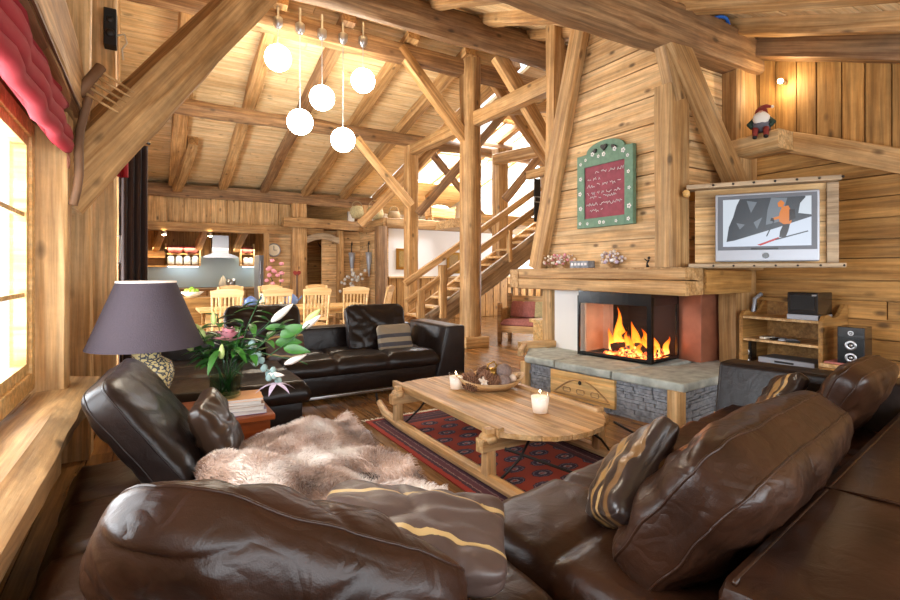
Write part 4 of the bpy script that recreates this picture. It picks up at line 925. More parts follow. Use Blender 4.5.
for i, (x, m_, lab) in enumerate([(.28, 'rose', 'left rose patterned cushion on the bench below the stairs'), (.54, 'rose', 'right rose patterned cushion on the bench below the stairs'), (.84, 'sage', 'sage green patterned cushion on the bench below the stairs')]):
    w_ = .30 if i < 2 else .40
    cushion('bench_cushion', Vector(bc.location) + Rb @ Vector((x, .44, .67)), Rb @ basis((0, -1, .25)), w_, .36, .13, m_, lab, seed=i, group='cushions on the bench', n=12)
# low side panel left of bench and balusters behind
for i in range(7):
    p = atd(512 + i * 7.5, 300, 11.0); beam('baluster', (p.x, p.y, .55), (p.x, p.y, 1.12), .06, .06, 'silver', 'turned wooden baluster in the row behind the bench under the stairs', 'baluster', up=(0, 1, 0), group='balusters behind the bench', rnd=True, j=.004)
pA_, pB_ = atd(508, 300, 11.0), atd(562, 300, 11.0)
beam('balustrade_rail', (pA_.x, pA_.y, .5), (pB_.x, pB_.y, .5), .1, .1, 'timber', 'bottom rail under the balusters behind the bench', 'rail'); beam('balustrade_rail', (pA_.x, pA_.y, 1.15), (pB_.x, pB_.y, 1.15), .1, .08, 'timber', 'top rail over the balusters behind the bench', 'rail')
# pictures on the white wall
for px, py, w_, h_, lab in ((402, 259, .40, .62, 'gilt framed picture on the white wall just left of the square post'), (453, 263, .48, .66, 'gilt framed picture on the white wall behind the stair rails')):
    p = aty(px, py, 13.38); pc = thing('framed_picture', lab, 'picture', (p.x, 13.38, p.z))
    bm = B(); box(bm, -w_ / 2, w_ / 2, -.04, 0, -h_ / 2, h_ / 2, bev=.01); obj('frame', bm, 'gold', pc); bm = B(); box(bm, -w_ / 2 + .08, w_ / 2 - .08, -.046, -.04, -h_ / 2 + .08, h_ / 2 - .08); obj('canvas', bm, 'picture', pc)
# gallery floor things
p = aty(375, 208, 13.9)
for i, (px, py, Y, r, h, m_, lab) in enumerate([(357, 211, 13.8, .2, .34, 'sage', 'pale green pot at the left end of the gallery edge'), (375, 210, 13.8, .26, .36, 'sage', 'larger sage green pot standing on the gallery edge'), (394, 213, 13.8, .2, .26, 'basket', 'round basket beside the green pots on the gallery edge')]):
    p = aty(px, py, Y); t_ = thing('garden_pot', lab, 'pot', (p.x, Y, 3.01)); bm = B(); lathe(bm, [(r * .7, 0), (r, h * .4), (r * .9, h * .8), (r * .75, h), (r * .65, h), (r * .6, h * .3), (0, h * .25)], 18); obj('body', bm, m_, t_, smooth=True)
    bm = B(); tube(bm, [(r * .8 * math.cos(a), 0, h * .9 + r * .9 * math.sin(a)) for a in [PI * q / 12 for q in range(13)]], .012, 6, cap=False); obj('handle', bm, 'basket', t_, smooth=True)
cr_ = aty(440, 205, 13.7); cd = thing('cradle', 'small wooden crib with pale bedding on the gallery by the skylight', 'cradle', (cr_.x, 13.7, 3.01))
bm = B(); box(bm, -.42, .42, -.22, .22, .14, .2, bev=.01)
for y in (-.22, .2): box(bm, -.45, .45, y, y + .02, .2, .44)
for x in (-.45, .43): box(bm, x, x + .02, -.22, .22, .2, .5)
obj('crib_box', bm, 'tablewood', cd)
for x in (-.4, .36):
    for y in (-.2, .16): bm = B(); box(bm, x, x + .04, y, y + .04, 0, .16); obj('leg', bm, 'tablewood', cd)
bm = B(); ball(bm, (0, 0, .40), .36, 16, s=(1, .5, .42), jit=.03); obj('bedding', bm, 'cream', cd, smooth=True)
# ---------------------------------------------------------------- kitchen
YW = 18.15
def kx(px, Y=YW): return aty(px, 260, Y).x
bm = B(); z0 = aty(200, 285, YW).z; box(bm, kx(142), kx(262), YW - .04, YW, .95, 1.95); tag(obj('backsplash', bm, 'backsplash'), 'pale blue-grey glass splashback behind the kitchen counter', 'splashback')
kc = thing('kitchen_counter', 'long wooden kitchen counter under the splashback', 'counter', (kx(142), 17.5, 0)); KW = kx(262) - kx(142)
bm = B(); box(bm, 0, KW, .06, .6, .0, .88); obj('cabinet', bm, 'wallboard', kc); bm = B(); box(bm, 0, KW, 0, .62, .88, .93, bev=.006); obj('worktop', bm, 'counter', kc)
for i in range(6): bm = B(); box(bm, .03 + i * KW / 6, (i + 1) * KW / 6 - .03, .04, .06, .14, .85, bev=.005); obj('door', bm, 'board', kc)
def shelf(px0, px1, y0, y1, lab, divs):
    a, b_ = aty(px0, y0, 17.75), aty(px1, y1, 17.75); t_ = thing('wall_cupboard', lab, 'cupboard', (a.x, 17.75, b_.z)); W, H = b_.x - a.x, a.z - b_.z
    bm = B(); box(bm, 0, W, .3, .33, 0, H); obj('back', bm, 'wallboard', t_)
    for z in (0, H * .55): bm = B(); box(bm, 0, W, 0, .3, z, z + .04); obj('shelf_board', bm, 'wallboard', t_)
    for q in range(divs + 1): bm = B(); box(bm, q * W / divs - .02, q * W / divs + .02, -.01, .3, 0, H + .05); obj('side_panel', bm, 'board', t_)
    return t_, W, H
shelf(143, 166, 250, 267, 'dark open cupboard at the far left of the kitchen wall', 1)
cu, CW, CHt = shelf(166, 200, 245, 266, 'open wall cupboard with red checked baskets and jars', 1)
for i in range(2):
    t_ = thing('checked_basket', ['left red checked basket on top of the open cupboard', 'right red checked basket on top of the open cupboard'][i], 'basket', (cu.location.x + CW * (.27 + .46 * i), 17.85, cu.location.z + CHt * .55 + .04)); bm = B(); lathe(bm, [(.16, 0), (.22, .1), (.24, .22), (.2, .24), (0, .2)], 14); obj('body', bm, 'redcheck', t_, smooth=True)
for i in range(4):
    t_ = thing('glass_jar', ['first pale jar from the left in the open cupboard', 'second pale jar from the left in the open cupboard', 'third pale jar from the left in the open cupboard', 'fourth pale jar in the open cupboard, nearest the hood'][i], 'jar', (cu.location.x + CW * (.14 + .24 * i), 17.86, cu.location.z + .042), group='jars in the open cupboard'); bm = B(); lathe(bm, [(.09, 0), (.1, .05), (.1, .24), (.06, .28), (.06, .3), (0, .3)], 12); obj('body', bm, 'jar', t_, smooth=True)
    bm = B(); lathe(bm, [(.065, .3), (.065, .34), (0, .34)], 12); obj('lid', bm, 'steel', t_, smooth='auto')
c2, CW2, CH2 = shelf(241, 254, 245, 266, 'narrow open cupboard between cooker hood and fridge', 1)
t_ = thing('checked_basket', 'red checked basket in the narrow cupboard by the fridge', 'basket', (c2.location.x + CW2 / 2, 17.85, c2.location.z + CH2 * .55 + .04)); bm = B(); lathe(bm, [(.15, 0), (.2, .1), (.2, .2), (0, .18)], 14); obj('body', bm, 'redcheck', t_, smooth=True)
for px, lab in ((246, 'left pale jar in the narrow cupboard by the fridge'), (251, 'right pale jar in the narrow cupboard by the fridge')):
    t_ = thing('glass_jar', lab, 'jar', (aty(px, 250, 17.86).x, 17.86, c2.location.z + .042)); bm = B(); lathe(bm, [(.08, 0), (.09, .05), (.09, .2), (.05, .24), (0, .24)], 12); obj('body', bm, 'jar', t_, smooth=True)
for i, (px0, px1) in enumerate(((144, 165), (168, 198), (243, 253))):
    a, b_ = aty(px0, 268, 17.9), aty(px1, 268, 17.9); bm = B(); box(bm, a.x, b_.x, 17.85, 17.95, cu.location.z - .035, cu.location.z - .012); tag(obj('under_cupboard_light', bm, 'taskglow'), ['strip light under the far left cupboard', 'strip light under the jar cupboard', 'strip light under the narrow cupboard by the fridge'][i], 'light')
h0 = aty(220, 258, 17.7); hd = thing('cooker_hood', 'brushed steel cooker hood with upright flue', 'cooker hood', (h0.x, 17.75, h0.z))
bm = B(); prism(bm, [(-.5, 0), (.5, 0), (.5, .05), (.28, .13), (-.28, .13), (-.5, .05)], -.25, .25, M=Matrix(((1, 0, 0, 0), (0, 0, 1, 0), (0, 1, 0, 0), (0, 0, 0, 1)))); obj('canopy', bm, 'steel', hd)
bm = B(); box(bm, -.24, .24, -.2, .2, .1, .72); obj('flue', bm, 'steel', hd)
f0 = kx(257, 16.6); fr_ = thing('fridge', 'tall brushed steel fridge with its side to the dining room', 'fridge', (f0, 16.3, 0)); bm = B(); box(bm, 0, .34, 0, .8, 0, 1.97, bev=.01); obj('body', bm, 'alu', fr_)
bm = B(); box(bm, 0, .34, -.03, 0, .02, 1.3, bev=.006); box(bm, 0, .34, -.03, 0, 1.32, 1.95, bev=.006); obj('door', bm, 'alu', fr_); bm = B(); tube(bm, [(.04, -.07, .7), (.04, -.07, 1.25)], .012, 6); tube(bm, [(.04, -.07, 1.38), (.04, -.07, 1.8)], .012, 6); obj('handle', bm, 'steel', fr_)
boards('wall_back', (kx(265, 15.6), 15.62, 0), (1, 0, 0), (0, 0, 1), kx(297, 15.6) - kx(265, 15.6), 2.7, .32, .04, 'hood')
ck = thing('wall_clock', 'round white wall clock on the boards beside the fridge', 'clock', (0, 0, 0)); p = aty(274, 250, 15.5); ck.location = (p.x, 15.56, p.z); ck.rotation_euler = (PI / 2, 0, 0)
bm = B(); lathe(bm, [(.2, 0), (.2, .04), (.185, .05), (.17, .035)], 28, cap=False); obj('rim', bm, 'alu', ck, smooth='auto'); bm = B(); lathe(bm, [(.18, .02), (.18, .034), (0, .034)], 28); obj('dial', bm, 'cream', ck, smooth='auto')
bm = B(); box(bm, -.006, .006, 0, .13, .036, .04); box(bm, 0, .09, -.006, .006, .036, .04); obj('hands', bm, 'black', ck)
for i, (px, py) in enumerate(((164, 231), (210, 232))):
    p = aty(px, py, 15.2); t_ = thing('beam_spotlight', ['left glowing spotlight under the pale kitchen beam', 'right glowing spotlight under the pale kitchen beam, above the hood'][i], 'spotlight', (p.x, 15.2, 2.54)); bm = B(); lathe(bm, [(.05, 0), (.06, -.03), (.07, -.10)], 14, cap=False); obj('housing', bm, 'steel', t_, smooth=True); bm = B(); ball(bm, (0, 0, -.1), .05, 10, s=(1, 1, .5)); obj('bulb', bm, 'spot', t_, smooth=True)
# struts under the sloping kitchen ceiling
for px, lab in ((160, 'angled strut left in the kitchen recess'), (203, 'angled strut beside the hood, left'), (243, 'angled strut beside the hood, right')):
    a = aty(px - 4, 250, 17.3); c = aty(px + 6, 238, 15.8); beam('kitchen_strut', (a.x, 17.9, 2.2), (c.x, 16.0, 2.85), .2, .2, 'timber', lab, 'brace')
# doorway with antler head, wall vases, dried flowers
an = thing('antler_head', 'dark mounted horned head on the boards seen through the doorway', 'trophy', (0, 0, 0)); p = aty(325, 252, 17.2); an.location = (p.x, 17.18, p.z)
bm = B(); ball(bm, (0, -.06, 0), .14, 12, s=(.8, .6, 1.5)); ball(bm, (0, -.15, -.16), .08, 10); obj('head', bm, 'antler', an, smooth=True)
for s in (-1, 1): bm = B(); tube(bm, [(s * .05, -.05, .15), (s * .2, -.05, .2), (s * .28, -.05, .34)], [.04, .03, .01], 8); obj('horn', bm, 'antler', an, smooth=True)
beam('doorway_arch', (pk(304), 15.25, 2.42), (pk(336), 15.25, 2.42), .14, .2, 'silver', 'gnarled curved timber over the doorway with the antler head', 'beam', bend=.14)
beam('door_stub', (pk(310), 16.4, 0), (pk(310), 16.4, 1.45), .3, .1, 'board', 'pale upright board end inside the doorway', 'board', up=(0, 1, 0))
for i, (px, X_, lab) in enumerate(((352, None, 'white metal cone vase on the boards right of the doorway'), (369, 5.8, 'white metal cone vase on the short return wall'))):
    p = aty(px, 262, 15.35) if X_ is None else atx(px, 262, 5.8); t_ = thing('wall_vase', lab, 'vase', (p.x, p.y, p.z - .45), group='cone vases on the walls')
    bm = B(); lathe(bm, [(.02, 0), (.09, .55), (.11, .75), (.10, .75), (.0, .5)], 14, cap=False); obj('cone', bm, 'alu', t_, smooth=True); bm = B(); tube(bm, [(0, .05, .3), (0, .06, 1.05)], .015, 6); tube(bm, [(0, .05, 1.0), (0, 0, 1.1), (0, -.03, .98)], .012, 6); obj('bracket', bm, 'iron', t_)
t_ = thing('orchid_arrangement', 'silvery round flower arrangement below the cone vases', 'flowers', (aty(353, 280, 14.6).x, 14.6, .9)); random.seed(3)
bm = B(); [ball(bm, (random.gauss(0, .16), random.gauss(0, .1), .35 + random.gauss(0, .16)), .05, 8) for i in range(26)]; obj('blossoms', bm, 'offwhite', t_, smooth=True); bm = B(); [tube(bm, [(0, 0, 0), (random.gauss(0, .12), 0, .35)], .008, 4) for i in range(8)]; obj('stems', bm, 'tablewood', t_)
bm = B(); box(bm, -.25, .25, -.2, .2, -.9, 0, bev=.01); obj('stand', bm, 'wallboard', t_)
t_ = thing('pink_orchid', 'pink orchid by the broad double post', 'flowers', (aty(277, 275, 13.5).x, 13.5, 0)); bm = B(); [ball(bm, (random.gauss(0, .18), random.gauss(0, .06), 1.38 + random.gauss(0, .14)), .06, 8, s=(1, .4, .8)) for i in range(14)]; obj('blossoms', bm, 'pink', t_, smooth=True)
bm = B(); tube(bm, [(0, 0, .8), (-.1, 0, 1.2), (-.2, 0, 1.4)], .01, 5); tube(bm, [(0, 0, .8), (.1, 0, 1.2), (.1, 0, 1.5)], .01, 5); obj('stems', bm, 'leafdark', t_); bm = B(); box(bm, -.3, .3, -.2, .2, 0, .62); lathe(bm, [(.08, .62), (.11, .8), (0, .8)], 14); obj('stand', bm, 'wallboard', t_)
t_ = thing('candle_stand', 'tall thin iron stand with a heart finial behind the dining chairs', 'stand', (aty(297, 290, 11.3).x, 11.3, 0)); bm = B(); tube(bm, [(0, 0, 0), (0, 0, 1.4)], .02, 6); lathe(bm, [(.15, 0), (.15, .02), (0, .02)], 14); obj('rod', bm, 'antler', t_); bm = B(); prism(bm, heart(0, 0, 1.6), -.01, .01, M=Matrix.Translation(Vector((0, 0, 1.42))) @ Matrix.Rotation(PI / 2, 4, 'X')); obj('heart', bm, 'gnomered', t_)
# ---------------------------------------------------------------- dining table and chairs
dt = thing('dining_table', 'long honey wooden dining table behind the far sofa', 'table', (.75, 9.75, 0))
bm = B(); box(bm, 0, 3.2, 0, 1.0, .72, .77, bev=.008); obj('tabletop', bm, 'pine', dt); bm = B(); box(bm, .1, 3.1, .1, .14, .62, .72); box(bm, .1, 3.1, .86, .9, .62, .72); obj('apron', bm, 'pine', dt)
for x in (.1, 3.0):
    for y in (.08, .82): bm = B(); box(bm, x, x + .1, y, y + .1, 0, .72); obj('leg', bm, 'pine', dt)
dc = thing('dining_chair', 'x', 'chair', (0, 0, 0), group='slat-back chairs around the dining table')
bm = B(); box(bm, -.22, .22, -.2, .22, .45, .485, bev=.01); obj('seat', bm, 'chairwood', dc)
for s in (-1, 1):
    bm = B(); tube(bm, [(s * .21, -.19, 0), (s * .21, -.2, .48), (s * .22, -.26, .85), (s * .23, -.32, 1.14)], .024, 6); obj('leg', bm, 'chairwood', dc, smooth=True)
    bm = B(); box(bm, s * .2 - .02, s * .2 + .02, .17, .21, 0, .45); obj('leg', bm, 'chairwood', dc)
bm = B(); prism(bm, [(-.24, 0), (.24, 0), (.26, .1), (.14, .135), (0, .145), (-.14, .135), (-.26, .1)], -.012, .012, M=Matrix.Translation(Vector((0, -.315, 1.03))) @ Matrix.Rotation(PI / 2 + .2, 4, 'X')); obj('top_rail', bm, 'chairwood', dc)
bm = B(); box(bm, -.21, .21, -.235, -.205, .56, .61); obj('lower_rail', bm, 'chairwood', dc)
for i in range(6):
    x = -.165 + i * .066; bm = B(); box(bm, x - .013, x + .013, -.008, .008, 0, .46, M=Matrix.Translation(Vector((0, -.22, .59))) @ Matrix.Rotation(.2, 4, 'X')); obj('slat', bm, 'chairwood', dc)
spots = [(1.10, 9.35, 0, 'slat-back dining chair nearest the lampshade, its back to the room'), (1.90, 9.35, .05, 'slat-back dining chair second from the lampshade, behind the sofa'), (2.64, 9.4, -.05, 'slat-back dining chair before the broad double post'), (3.45, 9.5, -.15, 'slat-back dining chair below the first cone vase, fourth from the lampshade'), (4.15, 10.0, .9, 'slat-back dining chair at the right table end, turned sideways'),
         (.62, 9.9, -1.2, 'slat-back dining chair at the left table end'), (1.45, 11.05, PI, 'slat-back dining chair on the kitchen side, nearest the counter jars'), (2.25, 11.05, PI, 'slat-back dining chair in the middle of the kitchen side'), (3.3, 11.05, PI + .1, 'slat-back dining chair on the kitchen side before the doorway')]
for i, (x, y, a, lab) in enumerate(spots):
    o = dc if i == 0 else copy_tree(dc); o.location = (x, y, 0); o.rotation_euler = (0, 0, a); o['label'] = lab
def pot(name, px, Y, z, prof, mat, lab, cat, extra=None):
    p = aty(px, 280, Y); t_ = thing(name, lab, cat, (p.x, Y, z)); bm = B(); lathe(bm, prof, 16); obj('body', bm, mat, t_, smooth=True)
    if extra: extra(t_)
    return t_
def spout(t_): bm = B(); tube(bm, [(.09, 0, .08), (.16, 0, .14), (.2, 0, .2)], [.02, .016, .01], 6); tube(bm, [(-.09, 0, .18), (-.16, 0, .16), (-.15, 0, .07), (-.09, 0, .05)], .01, 6); obj('handle', bm, 'bluewhite', t_, smooth=True)
def apples(t_):
    for q in range(6): bm = B(); ball(bm, (.09 * math.cos(q), .09 * math.sin(q), .1 + .03 * (q % 2)), .05, 10); obj('apple', bm, 'apple', t_, smooth=True)
pot('teapot', 251, 10.1, .77, [(.06, 0), (.12, .06), (.12, .14), (.06, .2), (.02, .22), (0, .23)], 'bluewhite', 'blue and white teapot on the dining table behind the sofa cushion', 'teapot', spout)
pot('teapot', 292, 10.3, .77, [(.06, 0), (.11, .06), (.11, .16), (.05, .22), (0, .25)], 'bluewhite', 'blue and white jug on the dining table near the double post', 'jug', spout)
pot('table_vase', 263, 10.5, .77, [(.05, 0), (.08, .1), (.05, .22), (.06, .25), (0, .2)], 'cream', 'white vase on the dining table right of the teapot', 'vase')
pot('cup', 281, 10.2, .77, [(.03, 0), (.05, .08), (.0, .03)], 'cream', 'white cup on the dining table left of the blue jug', 'cup')
pot('utensil_jar', 231, 17.6, .93, [(.12, 0), (.14, .3), (.0, .28)], 'steel', 'steel jar on the kitchen counter under the hood', 'jar')
pot('white_kettle', 223, 17.6, .93, [(.1, 0), (.13, .12), (.08, .3), (.02, .4), (0, .42)], 'cream', 'white pointed kettle on the kitchen counter under the hood', 'kettle')
t_ = thing('apple_bowl', 'bowl of green apples on the counter beside the lampshade', 'bowl', (aty(192, 290, 12.3).x, 12.3, .9)); bm = B(); lathe(bm, [(.1, 0), (.24, .12), (.23, .12), (.0, .03)], 18); obj('bowl', bm, 'cream', t_, smooth=True)
for q in range(9): a = q * .7; tag(obj('apple', (lambda b: (ball(b, (t_.location.x + .11 * math.cos(a) * (q > 2), 12.3 + .11 * math.sin(a) * (q > 2), 1.03 + .05 * (q <= 2)), .055, 10), b)[1])(B()), 'apple', smooth=True), 'green apple in the bowl beside the lampshade', 'apple', 'green apples in the bowl')
bm = B(); box(bm, -.7, .0, 11.9, 12.7, 0, .9, bev=.01); bmx = bm; sbd = obj('sideboard', bm, 'wallboard', M=Matrix.Translation(Vector((t_.location.x + .35, 0, 0)))); tag(sbd, 'wooden sideboard carrying the bowl of green apples', 'sideboard')
# ---------------------------------------------------------------- globe lamps
for i, (px, py, gx, gy, lab) in enumerate([(278, 21, 278, 58, 'highest left globe lamp, first of the five'), (300, 27, 300, 122, 'low globe lamp, second from the left'), (322, 33, 322, 98, 'middle globe lamp of the five'), (343, 37, 344, 140, 'lowest hanging globe lamp, fourth from the left'), (363, 40, 364, 81, 'small-looking right globe lamp, fifth of the row')]):
    Yg = 8.05; p = aty(px, py, Yg); g = aty(gx, gy, Yg); top = 5.27
    t_ = thing('globe_lamp', lab, 'pendant lamp', (p.x, Yg, p.z), group='white globe pendant lamps'); top = p.z
    bm = B(); lathe(bm, [(.05, .06), (.075, .04), (.075, -.06), (.03, -.12), (0, -.12)], 14); lathe(bm, [(.02, .05), (.02, .3), (0, .3)], 8); obj('ceiling_cup', bm, 'steel', t_, smooth='auto')
    bm = B(); tube(bm, [(0, 0, -.1), (0, 0, g.z - top + .19)], .006, 6); obj('cord', bm, 'alu', t_)
    bm = B(); ball(bm, (0, 0, g.z - top), .2, 28); obj('globe', bm, 'glow', t_, smooth=True)
# ---------------------------------------------------------------- left wall: rake, curtains, speaker
rk = thing('hay_rake', 'old wooden hay rake leaning on the left wall, tines to the right', 'rake', (0, 0, 0))
h0, h1 = aty(73, 205, 3.80), aty(88, 86, 3.82); c0, c1 = aty(78, 94, 3.78), aty(101, 67, 3.84)
bm = B(); tube(bm, [h0.lerp(h1, i / 8) + Vector((.012 * math.sin(i), 0, 0)) for i in range(9)], .024, 8); obj('handle', bm, 'oldplain', rk, smooth=True)
bm = B(); tube(bm, [c0, c0.lerp(c1, .5), c1], .032, 8); obj('head', bm, 'oldplain', rk, smooth=True)
for i in range(5):
    q = c0.lerp(c1, .12 + .19 * i); bm = B(); tube(bm, [q, q + Vector((.19, .05, -.09))], [.011, .006], 6); obj('tine', bm, 'timber', rk, smooth=True)
def curtain_bm(pts, z0, z1, amp, waves, t=.01, nz=24, hem=None):
    """hanging cloth along the polyline a-b with folds"""
    bm = B(); a, b_ = Vector(pts[0]), Vector(pts[1]); L_ = (b_ - a).length; e = (b_ - a).normalized(); n_ = Vector((-e.y, e.x, 0)); G = []
    nx = waves * 10
    for i in range(nx + 1):
        s = i / nx; row = []
        for j in range(nz + 1):
            k = j / nz; lo = z0 if hem is None else hem(s)
            o_ = amp * math.sin(s * waves * 2 * PI + .4 * math.sin(k * 4)) * (.5 + .5 * (k)) + .01 * noise.noise(Vector((s * 9, k * 4, 1)))
            row.append(bm.verts.new(a + e * L_ * s + n_ * o_ + Vector((0, 0, z1 + (lo - z1) * k))))
        G.append(row)
    for i in range(nx):
        for j in range(nz): bm.faces.new((G[i][j], G[i + 1][j], G[i + 1][j + 1], G[i][j + 1]))
    bmesh.ops.recalc_face_normals(bm, faces=bm.faces[:])
    bmesh.ops.solidify(bm, geom=bm.faces[:], thickness=t)
    return bm
cu_ = thing('brown_curtain', 'dark brown curtain gathered beside the far left garden door', 'curtain', (0, 0, 0))
obj('cloth', curtain_bm(((-.30, 6.75, 0), (-.03, 6.85, 0)), .03, 2.92, .05, 4), 'browncurtain', cu_, smooth=True)
bm = B(); tube(bm, [(-.4, 6.72, 2.96), (.0, 6.86, 2.96)], .018, 8); ball(bm, (-.28, 6.76, 2.96), .05, 8); obj('rod', bm, 'iron', cu_, smooth=True)
rc_ = thing('red_curtain', 'red roman blind bunched up at the top of the left window', 'curtain', (0, 0, 0))
bm = B()
for k, (z, x, r) in enumerate(((2.46, -.46, .05), (2.36, -.45, .055), (2.26, -.44, .055), (2.19, -.43, .04))):
    tube(bm, [(x + .012 * math.sin(i * 1.7 + k), .9 + i * .13, z + .008 * math.sin(i * .9 + k) * .6 + (.10 * max(0, (i - 19) / 3) if k < 2 else 0)) for i in range(23)], [r * (1 + .05 * math.sin(i * 1.1 + k)) * (1 if i < 22 else .6) for i in range(23)], 10)
box(bm, -.49, -.47, .9, 3.72, 2.2, 2.5)
obj('cloth', bm, 'red', rc_, smooth=True)
bm = B(); tube(bm, [(-.42 + .0, 3.76 + .035 * math.cos(a), 2.12 + .045 * math.sin(a)) for a in [2 * PI * i / 16 for i in range(17)]], .005, 5, cap=False); obj('ring', bm, 'copper', rc_, smooth=True)
rc2 = thing('red_curtain', 'small red curtain tip by the second left window', 'curtain', (0, 0, 0)); obj('cloth', curtain_bm(((-.42, 6.12, 0), (-.2, 6.14, 0)), 2.42, 2.78, .03, 3), 'red', rc2, smooth=True)
p = aty(117, 40, 5.85); ws = thing('wall_loudspeaker', 'small black loudspeaker high on the left wall timber', 'loudspeaker', (p.x - .04, 5.62, p.z)); bm = B(); box(bm, -.05, .05, -.07, .07, -.17, .17, bev=.008); obj('cabinet', bm, 'blackmat', ws); bm = B(); ball(bm, (.0, -.07, .06), .03, 10, s=(1, .4, 1)); obj('driver', bm, 'dark', ws, smooth=True); bm = B(); ball(bm, (.0, -.07, -.06), .04, 10, s=(1, .4, 1)); obj('driver', bm, 'dark', ws, smooth=True)
bm = B(); tube(bm, [(.05, 0, -.05), (.11, 0, -.02), (.13, 0, -.1), (.09, .02, -.16), (.1, .02, -.26)], .008, 5); obj('cable', bm, 'cream', ws, smooth=True)
bm = B(); tube(bm, [(-.34, 6.62, 1.55), (-.28, 6.62, 1.55), (-.28, 6.62, 1.85), (-.34, 6.62, 1.85)], .012, 6); obj('handle', bm, 'alu', bpy.data.objects['window_2'], smooth=True)
# ---------------------------------------------------------------- rug
random.seed(31)
m, nt, b, out = new_mat('rug'); L = nt.links.new
RX0, RX1, RY0, RY1 = 1.78, 3.12, 2.0, 4.55
tc = N(nt, 'ShaderNodeTexCoord'); sp = N(nt, 'ShaderNodeSeparateXYZ'); L(tc.outputs['Object'], sp.inputs[0])
def edge(axis, lo, hi):
    a = N(nt, 'ShaderNodeMath', op='SUBTRACT', i_1=(lo + hi) / 2); L(sp.outputs[axis], a.inputs[0]); c = N(nt, 'ShaderNodeMath', op='ABSOLUTE'); L(a.outputs[0], c.inputs[0]); d = N(nt, 'ShaderNodeMath', op='SUBTRACT'); d.inputs[0].default_value = (hi - lo) / 2; L(c.outputs[0], d.inputs[1]); return d
ex_, ey_ = edge(0, 0, RX1 - RX0), edge(1, 0, RY1 - RY0)
mn = N(nt, 'ShaderNodeMath', op='MINIMUM'); L(ex_.outputs[0], mn.inputs[0]); L(ey_.outputs[0], mn.inputs[1])
# rows of oval guls
def cell(axis, n, off=None):
    a = N(nt, 'ShaderNodeMath', op='MULTIPLY', i_1=n); L(sp.outputs[axis], a.inputs[0]); return a
cy = cell(1, 6.2); fl = N(nt, 'ShaderNodeMath', op='FLOOR'); L(cy.outputs[0], fl.inputs[0]); hf = N(nt, 'ShaderNodeMath', op='MULTIPLY', i_1=.5); L(fl.outputs[0], hf.inputs[0])
cx = cell(0, 4.0); cx2 = N(nt, 'ShaderNodeMath', op='ADD'); L(cx.outputs[0], cx2.inputs[0]); L(hf.outputs[0], cx2.inputs[1])
def cen(n_): f = N(nt, 'ShaderNodeMath', op='FRACT'); L(n_.outputs[0], f.inputs[0]); g = N(nt, 'ShaderNodeMath', op='SUBTRACT', i_1=.5); L(f.outputs[0], g.inputs[0]); h = N(nt, 'ShaderNodeMath', op='POWER', i_1=2); h0 = N(nt, 'ShaderNodeMath', op='ABSOLUTE'); L(g.outputs[0], h0.inputs[0]); L(h0.outputs[0], h.inputs[0]); return h
q = N(nt, 'ShaderNodeMath', op='ADD'); L(cen(cx2).outputs[0], q.inputs[0]); L(cen(cy).outputs[0], q.inputs[1]); rt = N(nt, 'ShaderNodeMath', op='SQRT'); L(q.outputs[0], rt.inputs[0])
no = N(nt, 'ShaderNodeTexNoise'); no.inputs['Scale'].default_value = 55; L(tc.outputs['Object'], no.inputs['Vector'])
rn = N(nt, 'ShaderNodeMath', op='MULTIPLY_ADD', i_1=.16, i_2=0); L(no.outputs['Fac'], rn.inputs[0]); L(rt.outputs[0], rn.inputs[2])
cr = N(nt, 'ShaderNodeValToRGB'); cr.color_ramp.interpolation = 'CONSTANT'; el = cr.color_ramp.elements
el[0].position = 0; el[0].color = lin((150, 60, 44)); el[1].position = .16; el[1].color = lin((156, 140, 138))
for p_, c_ in ((.22, (58, 44, 60)), (.34, (120, 104, 112)), (.38, (60, 40, 54)), (.43, (158, 62, 40))): k = el.new(p_); k.color = lin(c_)
L(rn.outputs[0], cr.inputs[0])
br = N(nt, 'ShaderNodeValToRGB'); br.color_ramp.interpolation = 'CONSTANT'; el = br.color_ramp.elements
el[0].position = 0; el[0].color = lin((150, 48, 36)); el[1].position = .13; el[1].color = lin((64, 38, 52))
for p_, c_ in ((.22, (138, 110, 104)), (.25, (84, 44, 56)), (.40, (124, 96, 96)), (.43, (70, 40, 54)), (.60, (120, 90, 90)), (.64, (88, 42, 50)), (.76, (60, 36, 48))): k = el.new(p_); k.color = lin(c_)
ms = N(nt, 'ShaderNodeMath', op='MULTIPLY_ADD', i_1=3.2); L(mn.outputs[0], ms.inputs[0]); ms2 = N(nt, 'ShaderNodeMath', op='MULTIPLY_ADD', i_1=.10, i_2=-.05); L(no.outputs['Fac'], ms2.inputs[0]); L(ms2.outputs[0], ms.inputs[2]); L(ms.outputs[0], br.inputs[0])
gt = N(nt, 'ShaderNodeMath', op='GREATER_THAN', i_1=.27); L(mn.outputs[0], gt.inputs[0])
mx = N(nt, 'ShaderNodeMixRGB'); L(gt.outputs[0], mx.inputs[0]); L(br.outputs[0], mx.inputs[1]); L(cr.outputs[0], mx.inputs[2]); L(mx.outputs[0], b.inputs['Base Color']); b.inputs['Roughness'].default_value = .95
rug = thing('patterned_rug', 'dark red oriental rug with rows of oval medallions under the sledge table', 'rug', (RX0, RY0, 0))
bm = B(); bmesh.ops.create_grid(bm, x_segments=40, y_segments=60, size=.5)
for v in bm.verts: v.co = Vector(((v.co.x + .5) * (RX1 - RX0), (v.co.y + .5) * (RY1 - RY0), .012 + .002 * noise.noise(v.co * 9)))
bmesh.ops.solidify(bm, geom=bm.faces[:], thickness=.009); obj('pile', bm, 'rug', rug, smooth='auto')
bm = B()
